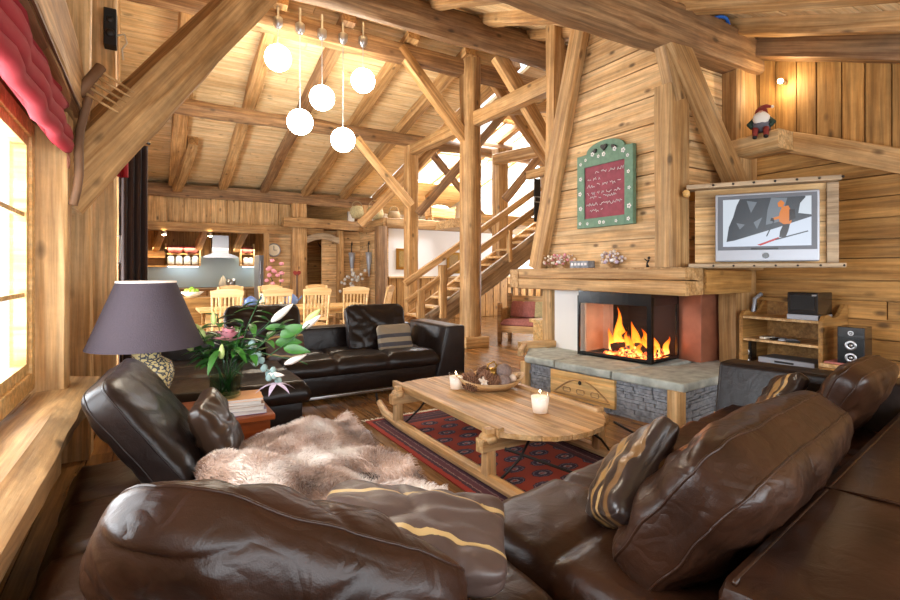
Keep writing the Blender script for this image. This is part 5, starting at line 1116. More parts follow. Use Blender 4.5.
for i in range(140):
    x = (RX1 - RX0) * i / 139
    for s, y in ((1, RY1 - RY0), (-1, 0)): tube(bm, [(x, y, .008), (x + random.uniform(-.01, .01), y + s * .03, .006), (x + random.uniform(-.02, .02), y + s * .07, .004)], .0025, 4)
f_ = obj('fringe', bm, 'cream', rug); f_['kind'] = 'stuff'
# ---------------------------------------------------------------- sledge table
tb = thing('sledge_table', 'low coffee table made from an old wooden sledge on runners', 'coffee table', (0, 0, 0))
TX0, TX1, TY0, TY1, TZ = 2.02, 3.0, 2.42, 4.5, .37
def outline(x):   # y limits of each plank: rounded ends
    k = abs((x - (TX0 + TX1) / 2) / ((TX1 - TX0) / 2)); return TY0 + .30 * k ** 2.4, TY1 - .12 * k ** 2.4
n = 5; bm = B()
for i in range(n):
    a, c = TX0 + (TX1 - TX0) * i / n, TX0 + (TX1 - TX0) * (i + 1) / n; pts = []
    xs = [a + .003 + (c - a - .007) * q / 5 for q in range(6)]
    pts = [(x, outline(x)[0] + random.uniform(-.008, .008)) for x in xs] + [(x, outline(x)[1] + random.uniform(-.006, .006)) for x in reversed(xs)]
    M_ = Matrix(((0, 1, 0, 0), (1, 0, 0, 0), (0, 0, 1, 0), (0, 0, 0, 1)))
    prism(bm, [(y, x) for x, y in pts][::-1], TZ - .035, TZ + random.uniform(-.003, .003))
    # local frame: x runs along the planks
Mt = Matrix(((0, 1, 0, 0), (1, 0, 0, 0), (0, 0, 1, 0), (0, 0, 0, 1)))
for f in bm.faces: pass
o = obj('tabletop', bm, 'tablewood', tb, M=Matrix(((0, 1, 0, 0), (1, 0, 0, 0), (0, 0, 1, 0), (0, 0, 0, 1)))); 
bm2 = bmesh.new(); bm2.from_mesh(o.data); bmesh.ops.reverse_faces(bm2, faces=bm2.faces[:]); bm2.to_mesh(o.data); bm2.free()
for x in (TX0 + .02, TX1 - .02): beam('side_rail', (x, TY0 + .30, TZ - .01), (x, TY1 - .06, TZ - .01), .05, .07, 'tablewood', parent=tb, j=.006)
for y in (2.78, 4.22): beam('cross_beam', (1.90, y, TZ - .09), (3.1, y, TZ - .09), .09, .09, 'tablewood', parent=tb, j=.008)
for x in (1.97, 3.03):
    pts = [(x, 2.25 + .0, .055), (x, 3.2, .05), (x, 4.2, .05), (x, 4.5, .07), (x, 4.66, .15)]
    bm = B(); lay = vlayer(bm)
    tube(bm, [Vector(p) for p in pts], [.042, .045, .045, .04, .03], 8); 
    for v in bm.verts: v.co = Vector((v.co.y, v.co.z, v.co.x - x))
    bmr = obj('runner', bm, 'tablewood', tb, smooth='auto', M=frame_M((x, 0, 0), (0, 1, 0), (0, 0, 1)))
    bm = B(); tube(bm, [(x, 2.25, .012), (x, 4.2, .012), (x, 4.52, .03), (x, 4.70, .12), (x, 4.74, .22)], .012, 6); obj('runner_iron', bm, 'iron', tb)
    for y in (2.78, 4.22):
        beam('leg', (x, y, .05), (x, y, TZ + .02), .075, .085, 'tablewood', parent=tb, up=(0, 1, 0), j=.006, taper=.8)
        bm = B(); ball(bm, (x, y, TZ - .045), .062, 12, s=(1, 1.2, .7), jit=.06); obj('leg_knuckle', bm, 'tablewood', tb, smooth=True)
        bm = B(); s = 1 if x < 2.5 else -1; tube(bm, [(x, y - .12, .07), (x + s * .14, y - .16, .2), (x + s * .3, y - .1, TZ - .05)], .009, 6); obj('iron_stay', bm, 'iron', tb, smooth=True)
for (p, q_) in (((3.0, 2.60, TZ - .05), (3.45, 2.35, .03)), ((2.05, 2.70, .26), (2.62, 2.30, .03))):
    bm = B(); tube(bm, [p, q_], .010, 6); obj('iron_rod', bm, 'iron', tb)
# bowl of cones and balls
bw = atz(490, 389, TZ); bowl = thing('wooden_bowl', 'oval carved wooden bowl on the sledge table, full of cones and balls', 'bowl', (bw.x, bw.y, TZ + .005)); bowl.rotation_euler = (0, 0, -.35)
bm = B()
prof = [(.02, .0), (.18, .002), (.25, .035), (.30, .08), (.29, .082), (.23, .04), (.16, .016), (.0, .014)]
lathe(bm, prof, 30, cap=False, sx=1.1, sy=.78)
for v in bm.verts:
    k = abs(v.co.x) / .28; v.co.z += .035 * k ** 3 * (v.co.z > .02)
tube(bm, [(.26, 0, .09), (.34, .03, .12)], [.02, .012], 6)
obj('body', bm, 'tablewood', bowl, smooth=True)
bx, by = bw.x, bw.y
e1 = Vector((math.cos(-.35), math.sin(-.35), 0)); e2 = Vector((-e1.y, e1.x, 0)); UR = Vector((CA, -SA, 0)); UF = Vector((SA, CA, 0))
def inb(r, f, z): return Vector((bx, by, TZ + z * 1.12)) + (UR * r + UF * f) * 1.18
def cone_bm(r, h):
    bm = B()
    for k in range(9):
        t = k / 8; rr = r * math.sin(PI * (.18 + .74 * t)) ; nn = 10
        for q in range(nn):
            a = 2 * PI * (q + .5 * (k % 2)) / nn; z = h * (t - .5)
            ball(bm, (rr * math.cos(a), rr * math.sin(a), z), r * .26, 6, s=(1, 1, .5))
    ball(bm, (0, 0, 0), r * .8, 10, s=(1, 1, h / r / 2 * 1.0)); return bm
for i, (r_, f_, z, s, ax, lab) in enumerate([(-.16, -.02, .075, .055, .5, 'brown pine cone at the left end of the bowl'), (-.13, -.12, .07, .05, 1.4, 'brown pine cone lying near the left rim of the bowl'), (-.03, -.07, .10, .052, .9, 'large open pine cone in the middle front of the bowl'), (.03, -.09, .075, .05, 1.6, 'pine cone beside the lower woven ball'), (-.05, .06, .11, .05, .3, 'dark pine cone at the back left of the bowl'), (-.2, .05, .07, .04, .9, 'small pine cone at the back rim of the bowl')]):
    o = obj('pine_cone', cone_bm(s * 1.2, s * 2.7), 'cone', M=Matrix.Translation(inb(r_, f_, z)) @ Matrix.Rotation(ax, 4, 'X') @ Matrix.Rotation(i, 4, 'Y'), smooth=True); tag(o, lab, 'pine cone', 'pine cones in the wooden bowl')
for r_, f_, z, s, m_, lab in [(.11, .0, .145, .062, 'ballw', 'upper grey-brown woven ball in the bowl'), (.10, -.09, .08, .058, 'ballw', 'lower grey-brown woven ball in the bowl'), (.03, .06, .12, .05, 'gold', 'shiny bronze ball at the back of the bowl'), (.17, -.02, .09, .035, 'shell', 'small pale ball at the right rim of the bowl')]:
    bm = B(); ball(bm, (0, 0, 0), s * 1.15, 20); tag(obj('decorative_ball', bm, m_, M=Matrix.Translation(inb(r_, f_, z)), smooth=True), lab, 'ball', 'balls in the wooden bowl')
bm = B()
for k in range(5): a = k * 2 * PI / 5; tube(bm, [(0, 0, 0), (.05 * math.cos(a), .05 * math.sin(a), .01)], [.022, .008], 7)
tag(obj('starfish', bm, 'shell', M=Matrix.Translation(inb(-.06, -.14, .09)) @ Matrix.Rotation(.8, 4, 'X'), smooth=True), 'pale starfish on the front rim of the wooden bowl', 'starfish')
bm = B(); tube(bm, [(0, 0, 0), (.05, 0, .05), (.02, 0, .09), (-.05, 0, .07), (-.06, 0, .02)], .009, 6); tag(obj('gilt_leaf', bm, 'gold', M=Matrix.Translation(inb(.02, .02, .14)), smooth=True), 'curled gilt ornament on top of the cones', 'ornament')
def candle(px, py, lab, s=1.0):
    p = atz(px, py, TZ); t_ = thing('glass_candle', lab, 'candle', (p.x, p.y, TZ + .002), group=None)
    bm = B(); lathe(bm, [(.030 * s, 0), (.034 * s, .002), (.046 * s, .105 * s), (.043 * s, .105 * s), (.032 * s, .012), (0, .012)], 22, cap=False); obj('glass', bm, 'glass', t_, smooth=True)
    bm = B(); lathe(bm, [(.033 * s, .013), (.0425 * s, .082 * s), (.03 * s, .078 * s), (0, .078 * s)], 22); obj('wax', bm, 'wax', t_, smooth=True)
    bm = B(); tube(bm, [(0, 0, .078 * s), (0, 0, .094 * s)], .0015, 4); obj('wick', bm, 'black', t_)
    bm = B(); ball(bm, (0, 0, .104 * s), .006, 8, s=(1, 1, 1.9)); obj('flame', bm, 'spot', t_, smooth=True)
candle(540, 414, 'lit candle in a glass tumbler at the front of the sledge table', 1.65)
candle(456, 390, 'lit candle in a glass tumbler left of the cone bowl', 1.5)
# ---------------------------------------------------------------- far corner sofa
def seat(name, L_, W_, H_, sx, sy, par, loc, rz=0, mat='leather', **k):
    o = obj(name, pad_bm(L_, W_, H_, sx, sy, **k), mat, par, smooth=True); o.location = loc; o.rotation_euler = (0, 0, rz); return o
def bxo(name, par, x0, x1, y0, y1, z0, z1, mat='leather', bev=.03, M=None):
    bm = B(); box(bm, x0, x1, y0, y1, z0, z1, bev=bev); return obj(name, bm, mat, par, smooth='auto', M=M)
fs = thing('far_corner_sofa', 'dark brown leather corner sofa in front of the dining table', 'sofa', (0, 0, 0))
X0, X1, YF0, YB1 = -.15, 3.05, 5.42, 6.42
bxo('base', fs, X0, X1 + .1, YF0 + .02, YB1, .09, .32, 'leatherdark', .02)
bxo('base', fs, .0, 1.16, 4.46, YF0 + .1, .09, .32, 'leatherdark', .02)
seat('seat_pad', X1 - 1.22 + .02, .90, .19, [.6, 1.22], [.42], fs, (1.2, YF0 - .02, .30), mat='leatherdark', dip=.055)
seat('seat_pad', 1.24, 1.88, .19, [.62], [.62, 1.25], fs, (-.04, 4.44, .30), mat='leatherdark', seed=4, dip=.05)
def arm(par, x0, x1, y0, y1, H_, fl, inner=-1, mat='leatherdark', M=None, name='armrest'):
    """armrest whose inner face leans: wide foot, narrower top"""
    xa, xb = (x0, x0 + fl) if inner < 0 else (x0, x0)
    pr = [(x0, .09), (x1, .09), (x1, H_), (x0 + fl, H_)] if inner < 0 else [(x0, .09), (x1, .09), (x1 - fl, H_), (x0, H_)]
    bm = B(); prism(bm, pr, 0, y1 - y0, M=Matrix(((1, 0, 0, 0), (0, 0, -1, y1), (0, 1, 0, 0), (0, 0, 0, 1))))
    bmesh.ops.bevel(bm, geom=bm.edges[:], offset=.035, segments=4, affect='EDGES', profile=.6)
    return obj(name, bm, mat, par, smooth='auto', M=M)
arm(fs, X1 - .02, X1 + .42, YF0 - .02, YB1 + .05, .77, .18)
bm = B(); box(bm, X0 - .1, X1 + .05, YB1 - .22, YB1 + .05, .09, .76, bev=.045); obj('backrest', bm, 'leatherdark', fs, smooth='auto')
bxo('chrome_foot_rail', fs, 1.2, X1 + .3, YF0 + .06, YF0 + .1, .04, .07, 'steel', .004)
for x, y in ((1.0, 4.6), (.1, 4.6), (3.3, 5.5), (3.3, 6.3), (.1, 6.3)): bxo('foot', fs, x, x + .06, y, y + .06, 0, .1, 'steel', .004)
def back_cushion(loc, nrm, w, h, t, lab, seed, roll=0, wr=.02, n=34, group=None, mat='leather', up=(0, 0, 1), name='back_cushion', puff=.42, ear=.05, k=6.0, pz=1):
    return cushion(name, loc, basis(nrm, up, roll), w, h, t, mat, lab, 'cushion', puff=puff, wr=wr, seed=seed, piping=mat, group=group, n=n, pipez=t * .30 * pz, ear=ear, k=k)
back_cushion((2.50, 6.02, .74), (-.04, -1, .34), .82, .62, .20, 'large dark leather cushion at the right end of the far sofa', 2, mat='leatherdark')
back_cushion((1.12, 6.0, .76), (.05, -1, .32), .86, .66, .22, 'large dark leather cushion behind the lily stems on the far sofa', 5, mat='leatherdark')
cushion('striped_cushion', (2.66, 5.80, .62), basis((.05, -1, .30)), .50, .36, .13, 'satin_far', 'small beige cushion with grey stripes at the right of the far sofa', seed=3, n=20, ear=.08)
cushion('grey_cushion', (1.30, 5.74, .60), basis((.1, -1, .4)), .46, .34, .12, 'satin_gray', 'small grey-brown cushion behind the lily stems on the far sofa', seed=6, n=20, ear=.08)
# ---------------------------------------------------------------- near corner sofa
ns = thing('near_corner_sofa', 'brown leather corner sofa filling the foreground, with tufted seats', 'sofa', (0, 0, 0))
bxo('base', ns, -.33, 1.06, .5, 3.2, .09, .28, 'leather', .02)
seat('seat_pad', 1.44, 1.5, .17, [.72], [.5, 1.0], ns, (-.33, 1.75, .27), seed=7)
seat('seat_pad', 1.44, 1.2, .17, [.72], [.6], ns, (-.33, .55, .27), seed=9)
PH = math.radians(9); c0 = Vector((1.14, 1.76)); E1 = Vector((math.cos(PH), math.sin(PH))); E2 = Vector((-E1.y, E1.x))
def sw(s, t, z=0): p = c0 + E1 * s + E2 * t; return Vector((p.x, p.y, z))
Msw = Matrix.Translation((c0.x, c0.y, 0)) @ Matrix.Rotation(PH, 4, 'Z')
bxo('base', ns, .0, 2.75, -1.3, -.04, .09, .28, 'leather', .02, M=Msw)
seat('seat_pad', 1.36, 1.0, .185, [.62], [.56], ns, sw(-.02, -1.0, .265), PH, seed=12, dip=.05)
seat('seat_pad', 1.36, 1.0, .185, [.72], [.56], ns, sw(1.35, -1.0, .265), PH, seed=15, dip=.05)
bm = B(); box(bm, -.02, 2.9, -1.45, -.98, .09, .64, bev=.07); obj('backrest', bm, 'leather', ns, smooth='auto', M=Msw)
bm = B(); tube(bm, [(.02, -1.03, .628), (2.85, -1.03, .628)], .008, 6); tube(bm, [(.9, -1.45, .645), (.9, -1.2, .648), (.9, -1.02, .632)], .007, 6); obj('piping', bm, 'leather', ns, smooth=True, M=Msw)
arm(ns, 2.66, 3.05, -1.0, .12, .74, .14, M=Msw, mat='leatherdark')
for x, y in ((.95, 3.05), (-.25, 3.05), (.95, .6), (-.25, .6)): bxo('foot', ns, x, x + .06, y, y + .06, 0, .1, 'steel', .004)
for s_, t_ in ((2.9, -.05), (2.9, -1.3), (.3, -1.3)): p = sw(s_, t_); bxo('foot', ns, p.x, p.x + .06, p.y, p.y + .06, 0, .1, 'steel', .004)
# foreground cushions
back_cushion((.31, 1.36, .635), (.42, .62, .66), .98, .56, .36, 'huge creased leather cushion nearest the viewer at the lower left', 11, wr=.03, n=60, up=(-.55, -.6, .6), roll=math.radians(42), puff=.62, ear=.03, k=3.8, pz=0, mat='leathercrease')
p = sw(.94, -.76, .60); back_cushion(p, (E2.x * 1.0 - .03, E2.y, .70), 1.74, .62, .40, 'long brown leather back cushion lying across the foreground at the right', 17, wr=.022, n=60, puff=.42, k=6.0, ear=.02, roll=math.radians(4), mat='leathercrease')
p = sw(2.46, -.78, .67); back_cushion(p, (E2.x + .05, E2.y, .5), .8, .54, .26, 'dark leather back cushion at the far right edge behind the long one', 23, wr=.02, n=30)
back_cushion((.01, 3.02, .66), (1, -.10, .70), .92, .70, .26, 'dark leather back cushion standing in front of the lampshade', 29, wr=.009, n=40, mat='leatherdark', ear=.04)
cushion('satin_cushion', (.31, 2.98, .60), basis((1, -.35, .45), roll=.12), .44, .42, .17, 'satin_brown', 'small dark brown satin cushion leaning on the lamp-side leather cushion', seed=41, n=26, ear=.12, wr=.02)
p = sw(.45, -.46, .61); cushion('satin_cushion', p, basis((-.42, .55, .42), roll=.62), .68, .50, .19, 'satin', 'bronze and dark striped satin cushion propped on the long leather cushion', seed=44, n=34, ear=.19, wr=.022)
cushion('satin_cushion', (.74, 1.50, .585), basis((.0, -.12, 1.0), (0, 1, 0), roll=-.62), .70, .48, .17, 'satin_gray', 'grey-brown satin cushion with tan stripes lying beside the fur throw', seed=47, n=32, ear=.10, wr=.03)
p = sw(2.46, -.40, .60); cushion('satin_cushion', p, basis((-.5, .6, .5), roll=.3), .42, .40, .15, 'satin', 'small striped satin cushion tucked against the far right armrest', seed=49, n=22, ear=.12, wr=.02)
# fur throw
m, nt, b, out = new_mat('fur'); L = nt.links.new
tc = N(nt, 'ShaderNodeTexCoord'); no = N(nt, 'ShaderNodeTexNoise'); no.inputs['Scale'].default_value = 3.2; no.inputs['Detail'].default_value = 4; L(tc.outputs['Object'], no.inputs['Vector'])
cr = N(nt, 'ShaderNodeValToRGB'); el = cr.color_ramp.elements; el[0].position = .34; el[0].color = lin((112, 80, 58)); el[1].position = .6; el[1].color = lin((240, 230, 220)); k = el.new(.46); k.color = lin((186, 154, 132)); L(no.outputs['Fac'], cr.inputs[0]); L(cr.outputs[0], b.inputs['Base Color'])
b.inputs['Roughness'].default_value = .85; b.inputs['Sheen Weight'].default_value = .5
def hsurf(x, y):
    """throw lying over the seat: humps and long folds, hanging over the front edge"""
    z = .455
    z += .10 * math.exp(-(((x - .42) / .20) ** 2 + ((y - 2.42) / .26) ** 2)) + .11 * math.exp(-(((x - .80) / .22) ** 2 + ((y - 2.92) / .22) ** 2))
    u_ = (x * .80 + y * .6); z += .065 * math.sin(u_ * 14 + 2 * math.sin(y * 3)) * (0.5 + .5 * math.sin(x * 5 + 1)) + .05 * noise.noise(Vector((x * 5, y * 5, 2))) + .012 * noise.noise(Vector((x * 16, y * 16, 5))) + .02
    if x > 1.12: z = max(.12, z - (x - 1.12) * 3.2)
    if y > 3.20: z = max(.2, z - (y - 3.20) * 3.0)
    return z
bm = B(); G = []; nx, ny = 70, 84
for i in range(nx + 1):
    row = []
    for j in range(ny + 1):
        s, t = i / nx, j / ny
        # skewed quad of the throw on the seat
        a = Vector((.22, 1.92)).lerp(Vector((1.02, 1.80)), s); c = Vector((.28, 2.95)).lerp(Vector((1.18, 3.22)), s); q = a.lerp(c, t)
        wv = .05 * math.sin(9 * s + 3 * t); q.x += (.07 * math.sin(t * 7 + 1) + .03 * math.sin(t * 17)) * (1 - s); q.y += (.05 * math.sin(s * 8) + .03 * math.sin(s * 19)) * abs(2 * t - 1); q += Vector((wv * (t - .5), wv * (s - .5) + .04 * math.sin(t * 11) * (1 - s)))
        row.append(bm.verts.new((q.x + (.10 if s > .9 else 0) * (s - .9) * 10, q.y, hsurf(q.x + (.10 if s > .9 else 0) * (s - .9) * 10, q.y))))
    G.append(row)
for i in range(nx):
    for j in range(ny): bm.faces.new((G[i][j], G[i + 1][j], G[i + 1][j + 1], G[i][j + 1]))
bm.normal_update()
th = thing('fur_throw', 'crumpled pale brown fur throw draped over the near sofa seat', 'throw', (0, 0, 0))
fur_pts = [(f.calc_center_median().copy(), f.normal.copy(), [v.co.copy() for v in f.verts]) for f in bm.faces]
low = [[bm.verts.new(v.co - Vector((0, 0, .022))) for v in row] for row in G]
for i in range(nx):
    for j in range(ny): bm.faces.new((low[i][j], low[i][j + 1], low[i + 1][j + 1], low[i + 1][j]))
for i in range(nx):
    for j in (0, ny): bm.faces.new((G[i][j], G[i + 1][j], low[i + 1][j], low[i][j]) if j else (G[i + 1][j], G[i][j], low[i][j], low[i + 1][j]))
for j in range(ny):
    for i in (0, nx): bm.faces.new((G[i][j], G[i][j + 1], low[i][j + 1], low[i][j]) if i == 0 else (G[i][j + 1], G[i][j], low[i][j], low[i][j + 1]))
bmesh.ops.recalc_face_normals(bm, faces=bm.faces[:])
obj('pelt', bm, 'fur', th, smooth=True)
vs, fcs = [], []
for c_, n_, q in fur_pts:
    if n_.z < 0: n_ = -n_
    for _ in range(9):
        a, d = random.random(), random.random(); p = q[0].lerp(q[1], a).lerp(q[3].lerp(q[2], a), d)
        lean = Vector((noise.noise(p * 6) * 1.4, noise.noise(p * 6 + Vector((7, 0, 0))) * 1.4 - .5, random.uniform(-.2, .2))); dr_ = (n_ + lean * .9).normalized()
        l = random.uniform(.018, .036); sd = dr_.cross(Vector((random.random() - .5, random.random() - .5, random.random() - .5))).normalized() * .0012
        k = len(vs); m_ = p + dr_ * l * .6; e_ = p + dr_ * l + lean * .006 - Vector((0, 0, .004))
        vs += [tuple(p - sd), tuple(p + sd), tuple(m_ + sd * .7), tuple(m_ - sd * .7), tuple(e_)]; fcs += [(k, k + 1, k + 2, k + 3), (k + 3, k + 2, k + 4)]
me = bpy.data.meshes.new('hair'); me.from_pydata(vs, [], fcs); me.materials.append(MAT['fur']); ho = bpy.data.objects.new('hair', me); link(ho, th); ho['kind'] = 'stuff'
# ---------------------------------------------------------------- side table, magazines, vase, lamp
sx0, sx1, sy0, sy1 = -.18, .76, 3.66, 4.34
stb = thing('side_table', 'reddish wooden side table between the two sofas', 'side table', (0, 0, 0))
bm = B(); box(bm, sx0, sx1, sy0, sy1, .41, .45, bev=.006); obj('top', bm, 'redwood', stb); bm = B(); box(bm, sx0 + .04, sx1 - .03, sy0 + .03, sy1 - .03, .06, .41); obj('body', bm, 'redwood', stb)
for x in (sx0 + .04, sx1 - .1):
    for y in (sy0 + .04, sy1 - .1): bm = B(); box(bm, x, x + .06, y, y + .06, 0, .06); obj('foot', bm, 'redwood', stb)
z = .452
for i, (w_, d_, h_, r_, mt_, lab) in enumerate([(.40, .30, .03, .1, 'paperC', 'lilac-edged thick magazine at the bottom of the stack under the vase'), (.38, .30, .022, .02, 'paperA', 'pale magazine second from the bottom under the vase'), (.37, .29, .02, .12, 'paperB', 'brown-covered magazine in the middle of the stack'), (.36, .28, .02, -.03, 'paperA', 'pale magazine fourth in the stack under the vase'), (.36, .27, .018, .08, 'paperD', 'orange-covered magazine on top of the stack under the vase')]):
    M_ = Matrix.Translation((.52, 3.87, z)) @ Matrix.Rotation(r_ - .15, 4, 'Z'); t_ = thing('magazine', lab, 'magazine', (0, 0, 0), group='magazines stacked under the flower vase'); t_.matrix_world = M_
    bm = B(); box(bm, -w_ / 2 + .004, w_ / 2 - .004, -d_ / 2 + .004, d_ / 2 - .004, .002, h_ - .002); obj('pages', bm, 'paperA', t_)
    bm = B(); box(bm, -w_ / 2, w_ / 2, -d_ / 2, d_ / 2, h_ - .002, h_); box(bm, -w_ / 2, w_ / 2, -d_ / 2, d_ / 2, 0, .002); box(bm, -w_ / 2 - .001, -w_ / 2 + .001, -d_ / 2, d_ / 2, 0, h_); obj('cover', bm, mt_, t_); z += h_
VZ = z + .002; VX, VY = .46, 3.86
vz = thing('glass_vase', 'clear glass vase of water on the magazine stack', 'vase', (VX, VY, VZ))
bm = B(); lathe(bm, [(.0, .0), (.085, .0), (.10, .01), (.122, .29), (.116, .29), (.094, .025), (0, .025)], 32, cap=False); obj('glass', bm, 'vaseglass', vz, smooth='auto')
bm = B(); lathe(bm, [(.0, .027), (.091, .027), (.103, .15), (0, .15)], 28, cap=False); obj('water', bm, 'water', vz, smooth='auto')
def leaf_bm(p, d, l, w, curl=.25, up=(0, 0, 1)):
    d = Vector(d).normalized(); sd = d.cross(Vector(up)).normalized(); nn = sd.cross(d).normalized(); bm_rows = []
    n_ = 9
    for i in range(n_ + 1):
        t = i / n_; wd = w * math.sin(PI * t ** .8) ** .9 * .5 + .0006
        c = Vector(p) + d * l * t - nn * curl * l * t * t
        bm_rows.append((c, sd * wd, nn * wd * .35))
    return bm_rows
def add_leaf(bm, *a, **k):
    rows = [[bm.verts.new(c - s + n_), bm.verts.new(c), bm.verts.new(c + s + n_)] for c, s, n_ in leaf_bm(*a, **k)]
    for r0, r1 in zip(rows, rows[1:]):
        for q in (0, 1): bm.faces.new((r0[q], r0[q + 1], r1[q + 1], r1[q]))
def add_bud(bm, p, d, l, r, seg=10):
    d = Vector(d).normalized(); tube(bm, [Vector(p) + d * l * t for t in (0, .12, .3, .5, .7, .88, 1)], [r * .25, r * .7, r, r * .95, r * .75, r * .42, r * .08], seg)
bq_ = thing('lily_bouquet', 'bouquet of lilies and eucalyptus with one open pink bloom', 'flowers', (VX, VY, VZ))
random.seed(77)
def dirw(r, f, z): return (UR * r + UF * f + Vector((0, 0, z))) * 1.16   # seen from the sofa corner
stems = B(); lv = B(); lvd = B(); 
tips = []
specs = [(-.16, -.02, .42), (-.08, .06, .50), (.02, .0, .40), (.12, -.03, .46), (.20, .05, .62), (.27, -.02, .36), (-.22, .04, .36), (.06, .1, .34), (.34, .0, .44), (-.12, -.08, .30)]
for r, f, h in specs:
    p0 = Vector((random.uniform(-.04, .04), random.uniform(-.04, .04), .03)); p3 = dirw(r, f, h); p1 = Vector((p3.x * .25, p3.y * .25, .2)); p2 = p3 * .62 + Vector((0, 0, .06))
    pts = [p0, p0.lerp(p1, .6), p1, p1.lerp(p2, .5), p2, p3]; tube(stems, pts, .004, 6); tips.append((p3, (p3 - p2).normalized()))
    for k in range(9):
        t = random.uniform(.3, 1); c = p1.lerp(p3, t); a = random.random() * 6.28; d = Vector((math.cos(a), math.sin(a), random.uniform(-.1, .7)))
        add_leaf(lv if random.random() < .6 else lvd, c, d, random.uniform(.09, .16), random.uniform(.045, .065), curl=random.uniform(.1, .5))
for k in range(24):
    a = random.random() * 6.28; c = Vector((.07 * math.cos(a), .07 * math.sin(a), random.uniform(.27, .36))); add_leaf(lvd if k % 3 else lv, c, (math.cos(a), math.sin(a), random.uniform(-.5, .6)), random.uniform(.12, .19), random.uniform(.05, .07), curl=random.uniform(.2, .6))
for k in range(3):
    a = random.random() * 6.28; add_leaf(lv if k % 2 else lvd, Vector((.04 * math.cos(a), .04 * math.sin(a), random.uniform(.06, .2))), (math.cos(a) * .5, math.sin(a) * .5, random.uniform(-.3, 1)), .1, .03, curl=.1)
# the long arching branch to the right with big leaves and pale buds
br0 = dirw(.10, 0, .30); br1 = dirw(.28, -.02, .26); br2 = dirw(.42, -.02, .36); br3 = dirw(.52, -.02, .45)
tube(stems, [Vector((.0, 0, .1)), br0, br1, br2, br3], .0045, 6); tube(stems, [br1, dirw(.45, 0, .22), dirw(.50, 0, .2)], .003, 6); tube(stems, [br0, dirw(.26, 0, .45), dirw(.3, 0, .5)], .003, 6)
for p, d, l, w in ((dirw(.30, 0, .33), dirw(1, .1, .05), .19, .085), (dirw(.33, 0, .37), dirw(1, 0, .45), .20, .095), (dirw(.36, -.02, .30), dirw(.9, -.2, -.05), .2, .07), (dirw(.24, 0, .42), dirw(1, .1, .1), .17, .05), (dirw(.42, 0, .34), dirw(-.4, .1, .9), .11, .04)):
    add_leaf(lv, p, d, l, w, curl=.12, up=-UF + Vector((0, 0, .5)))
for p, d, l, r in ((dirw(.28, 0, .46), dirw(.75, 0, .62), .20, .028), (dirw(.47, 0, .42), dirw(.7, 0, .5), .16, .026), (dirw(.36, 0, .20), dirw(.8, 0, .35), .17, .024), (dirw(.26, 0, .14), dirw(.9, -.1, -.05), .12, .02)):
    wb = B(); add_bud(wb, p, d, l, r); obj('white_bud', wb, 'lily', bq_, smooth=True)
for p, d, l, r in ((dirw(-.20, 0, .28), dirw(-.6, 0, .7), .10, .022), (dirw(-.13, 0, .36), dirw(-.5, 0, .8), .12, .026), (dirw(.0, -.06, .24), dirw(.05, 0, 1), .11, .022), (dirw(-.07, 0, .44), dirw(-.1, 0, 1), .1, .02), (dirw(.49, 0, .46), dirw(.7, 0, .6), .14, .024)):
    buds = B(); add_bud(buds, p, d, l, r); obj('green_bud', buds, 'bud', bq_, smooth=True)
obj('stems', stems, 'leafdark', bq_, smooth=True); obj('light_leaves', lv, 'leaf', bq_, smooth=True); obj('dark_leaves', lvd, 'leafdark', bq_, smooth=True); bm = B(); pc_ = dirw(.02, .0, .36)
for ring, (r, z_, n_, l) in enumerate(((.02, .03, 7, .05), (.035, .02, 10, .07), (.05, .0, 12, .085), (.06, -.02, 12, .09))):
    for k in range(n_):
        a = 2 * PI * k / n_ + ring; d = Vector((math.cos(a), math.sin(a), 1.4 - ring * .42)); add_leaf(bm, pc_ + Vector((math.cos(a) * r * .3, math.sin(a) * r * .3, z_)), d, l, .05, curl=-.15)
obj('pink_bloom', bm, 'pink', bq_, smooth=True)
bm = B(); pc_ = dirw(.34, -.1, .10)
for k in range(6): a = 2 * PI * k / 6; add_leaf(bm, pc_, Vector((math.cos(a), math.sin(a), .1)), .13, .035, curl=.5)
obj('lilac_bloom', bm, 'lilac', bq_, smooth=True)
bm = B()
for k in range(16): c = dirw(.15 + .011 * k, random.uniform(-.03, .03), .30 - .013 * k + random.uniform(-.05, .05)); ball(bm, c, random.uniform(.02, .03), 8, s=(.9, .35, 1)); tube(bm, [dirw(.15 + .011 * k, 0, .30 - .013 * k), c], .002, 4)
tube(bm, [dirw(.03, 0, .2), dirw(.15, 0, .30), dirw(.32, 0, .09)], .003, 5)
plain('eucalyptus', (150, 176, 172), .7); obj('eucalyptus_leaves', bm, 'eucalyptus', bq_, smooth=True)
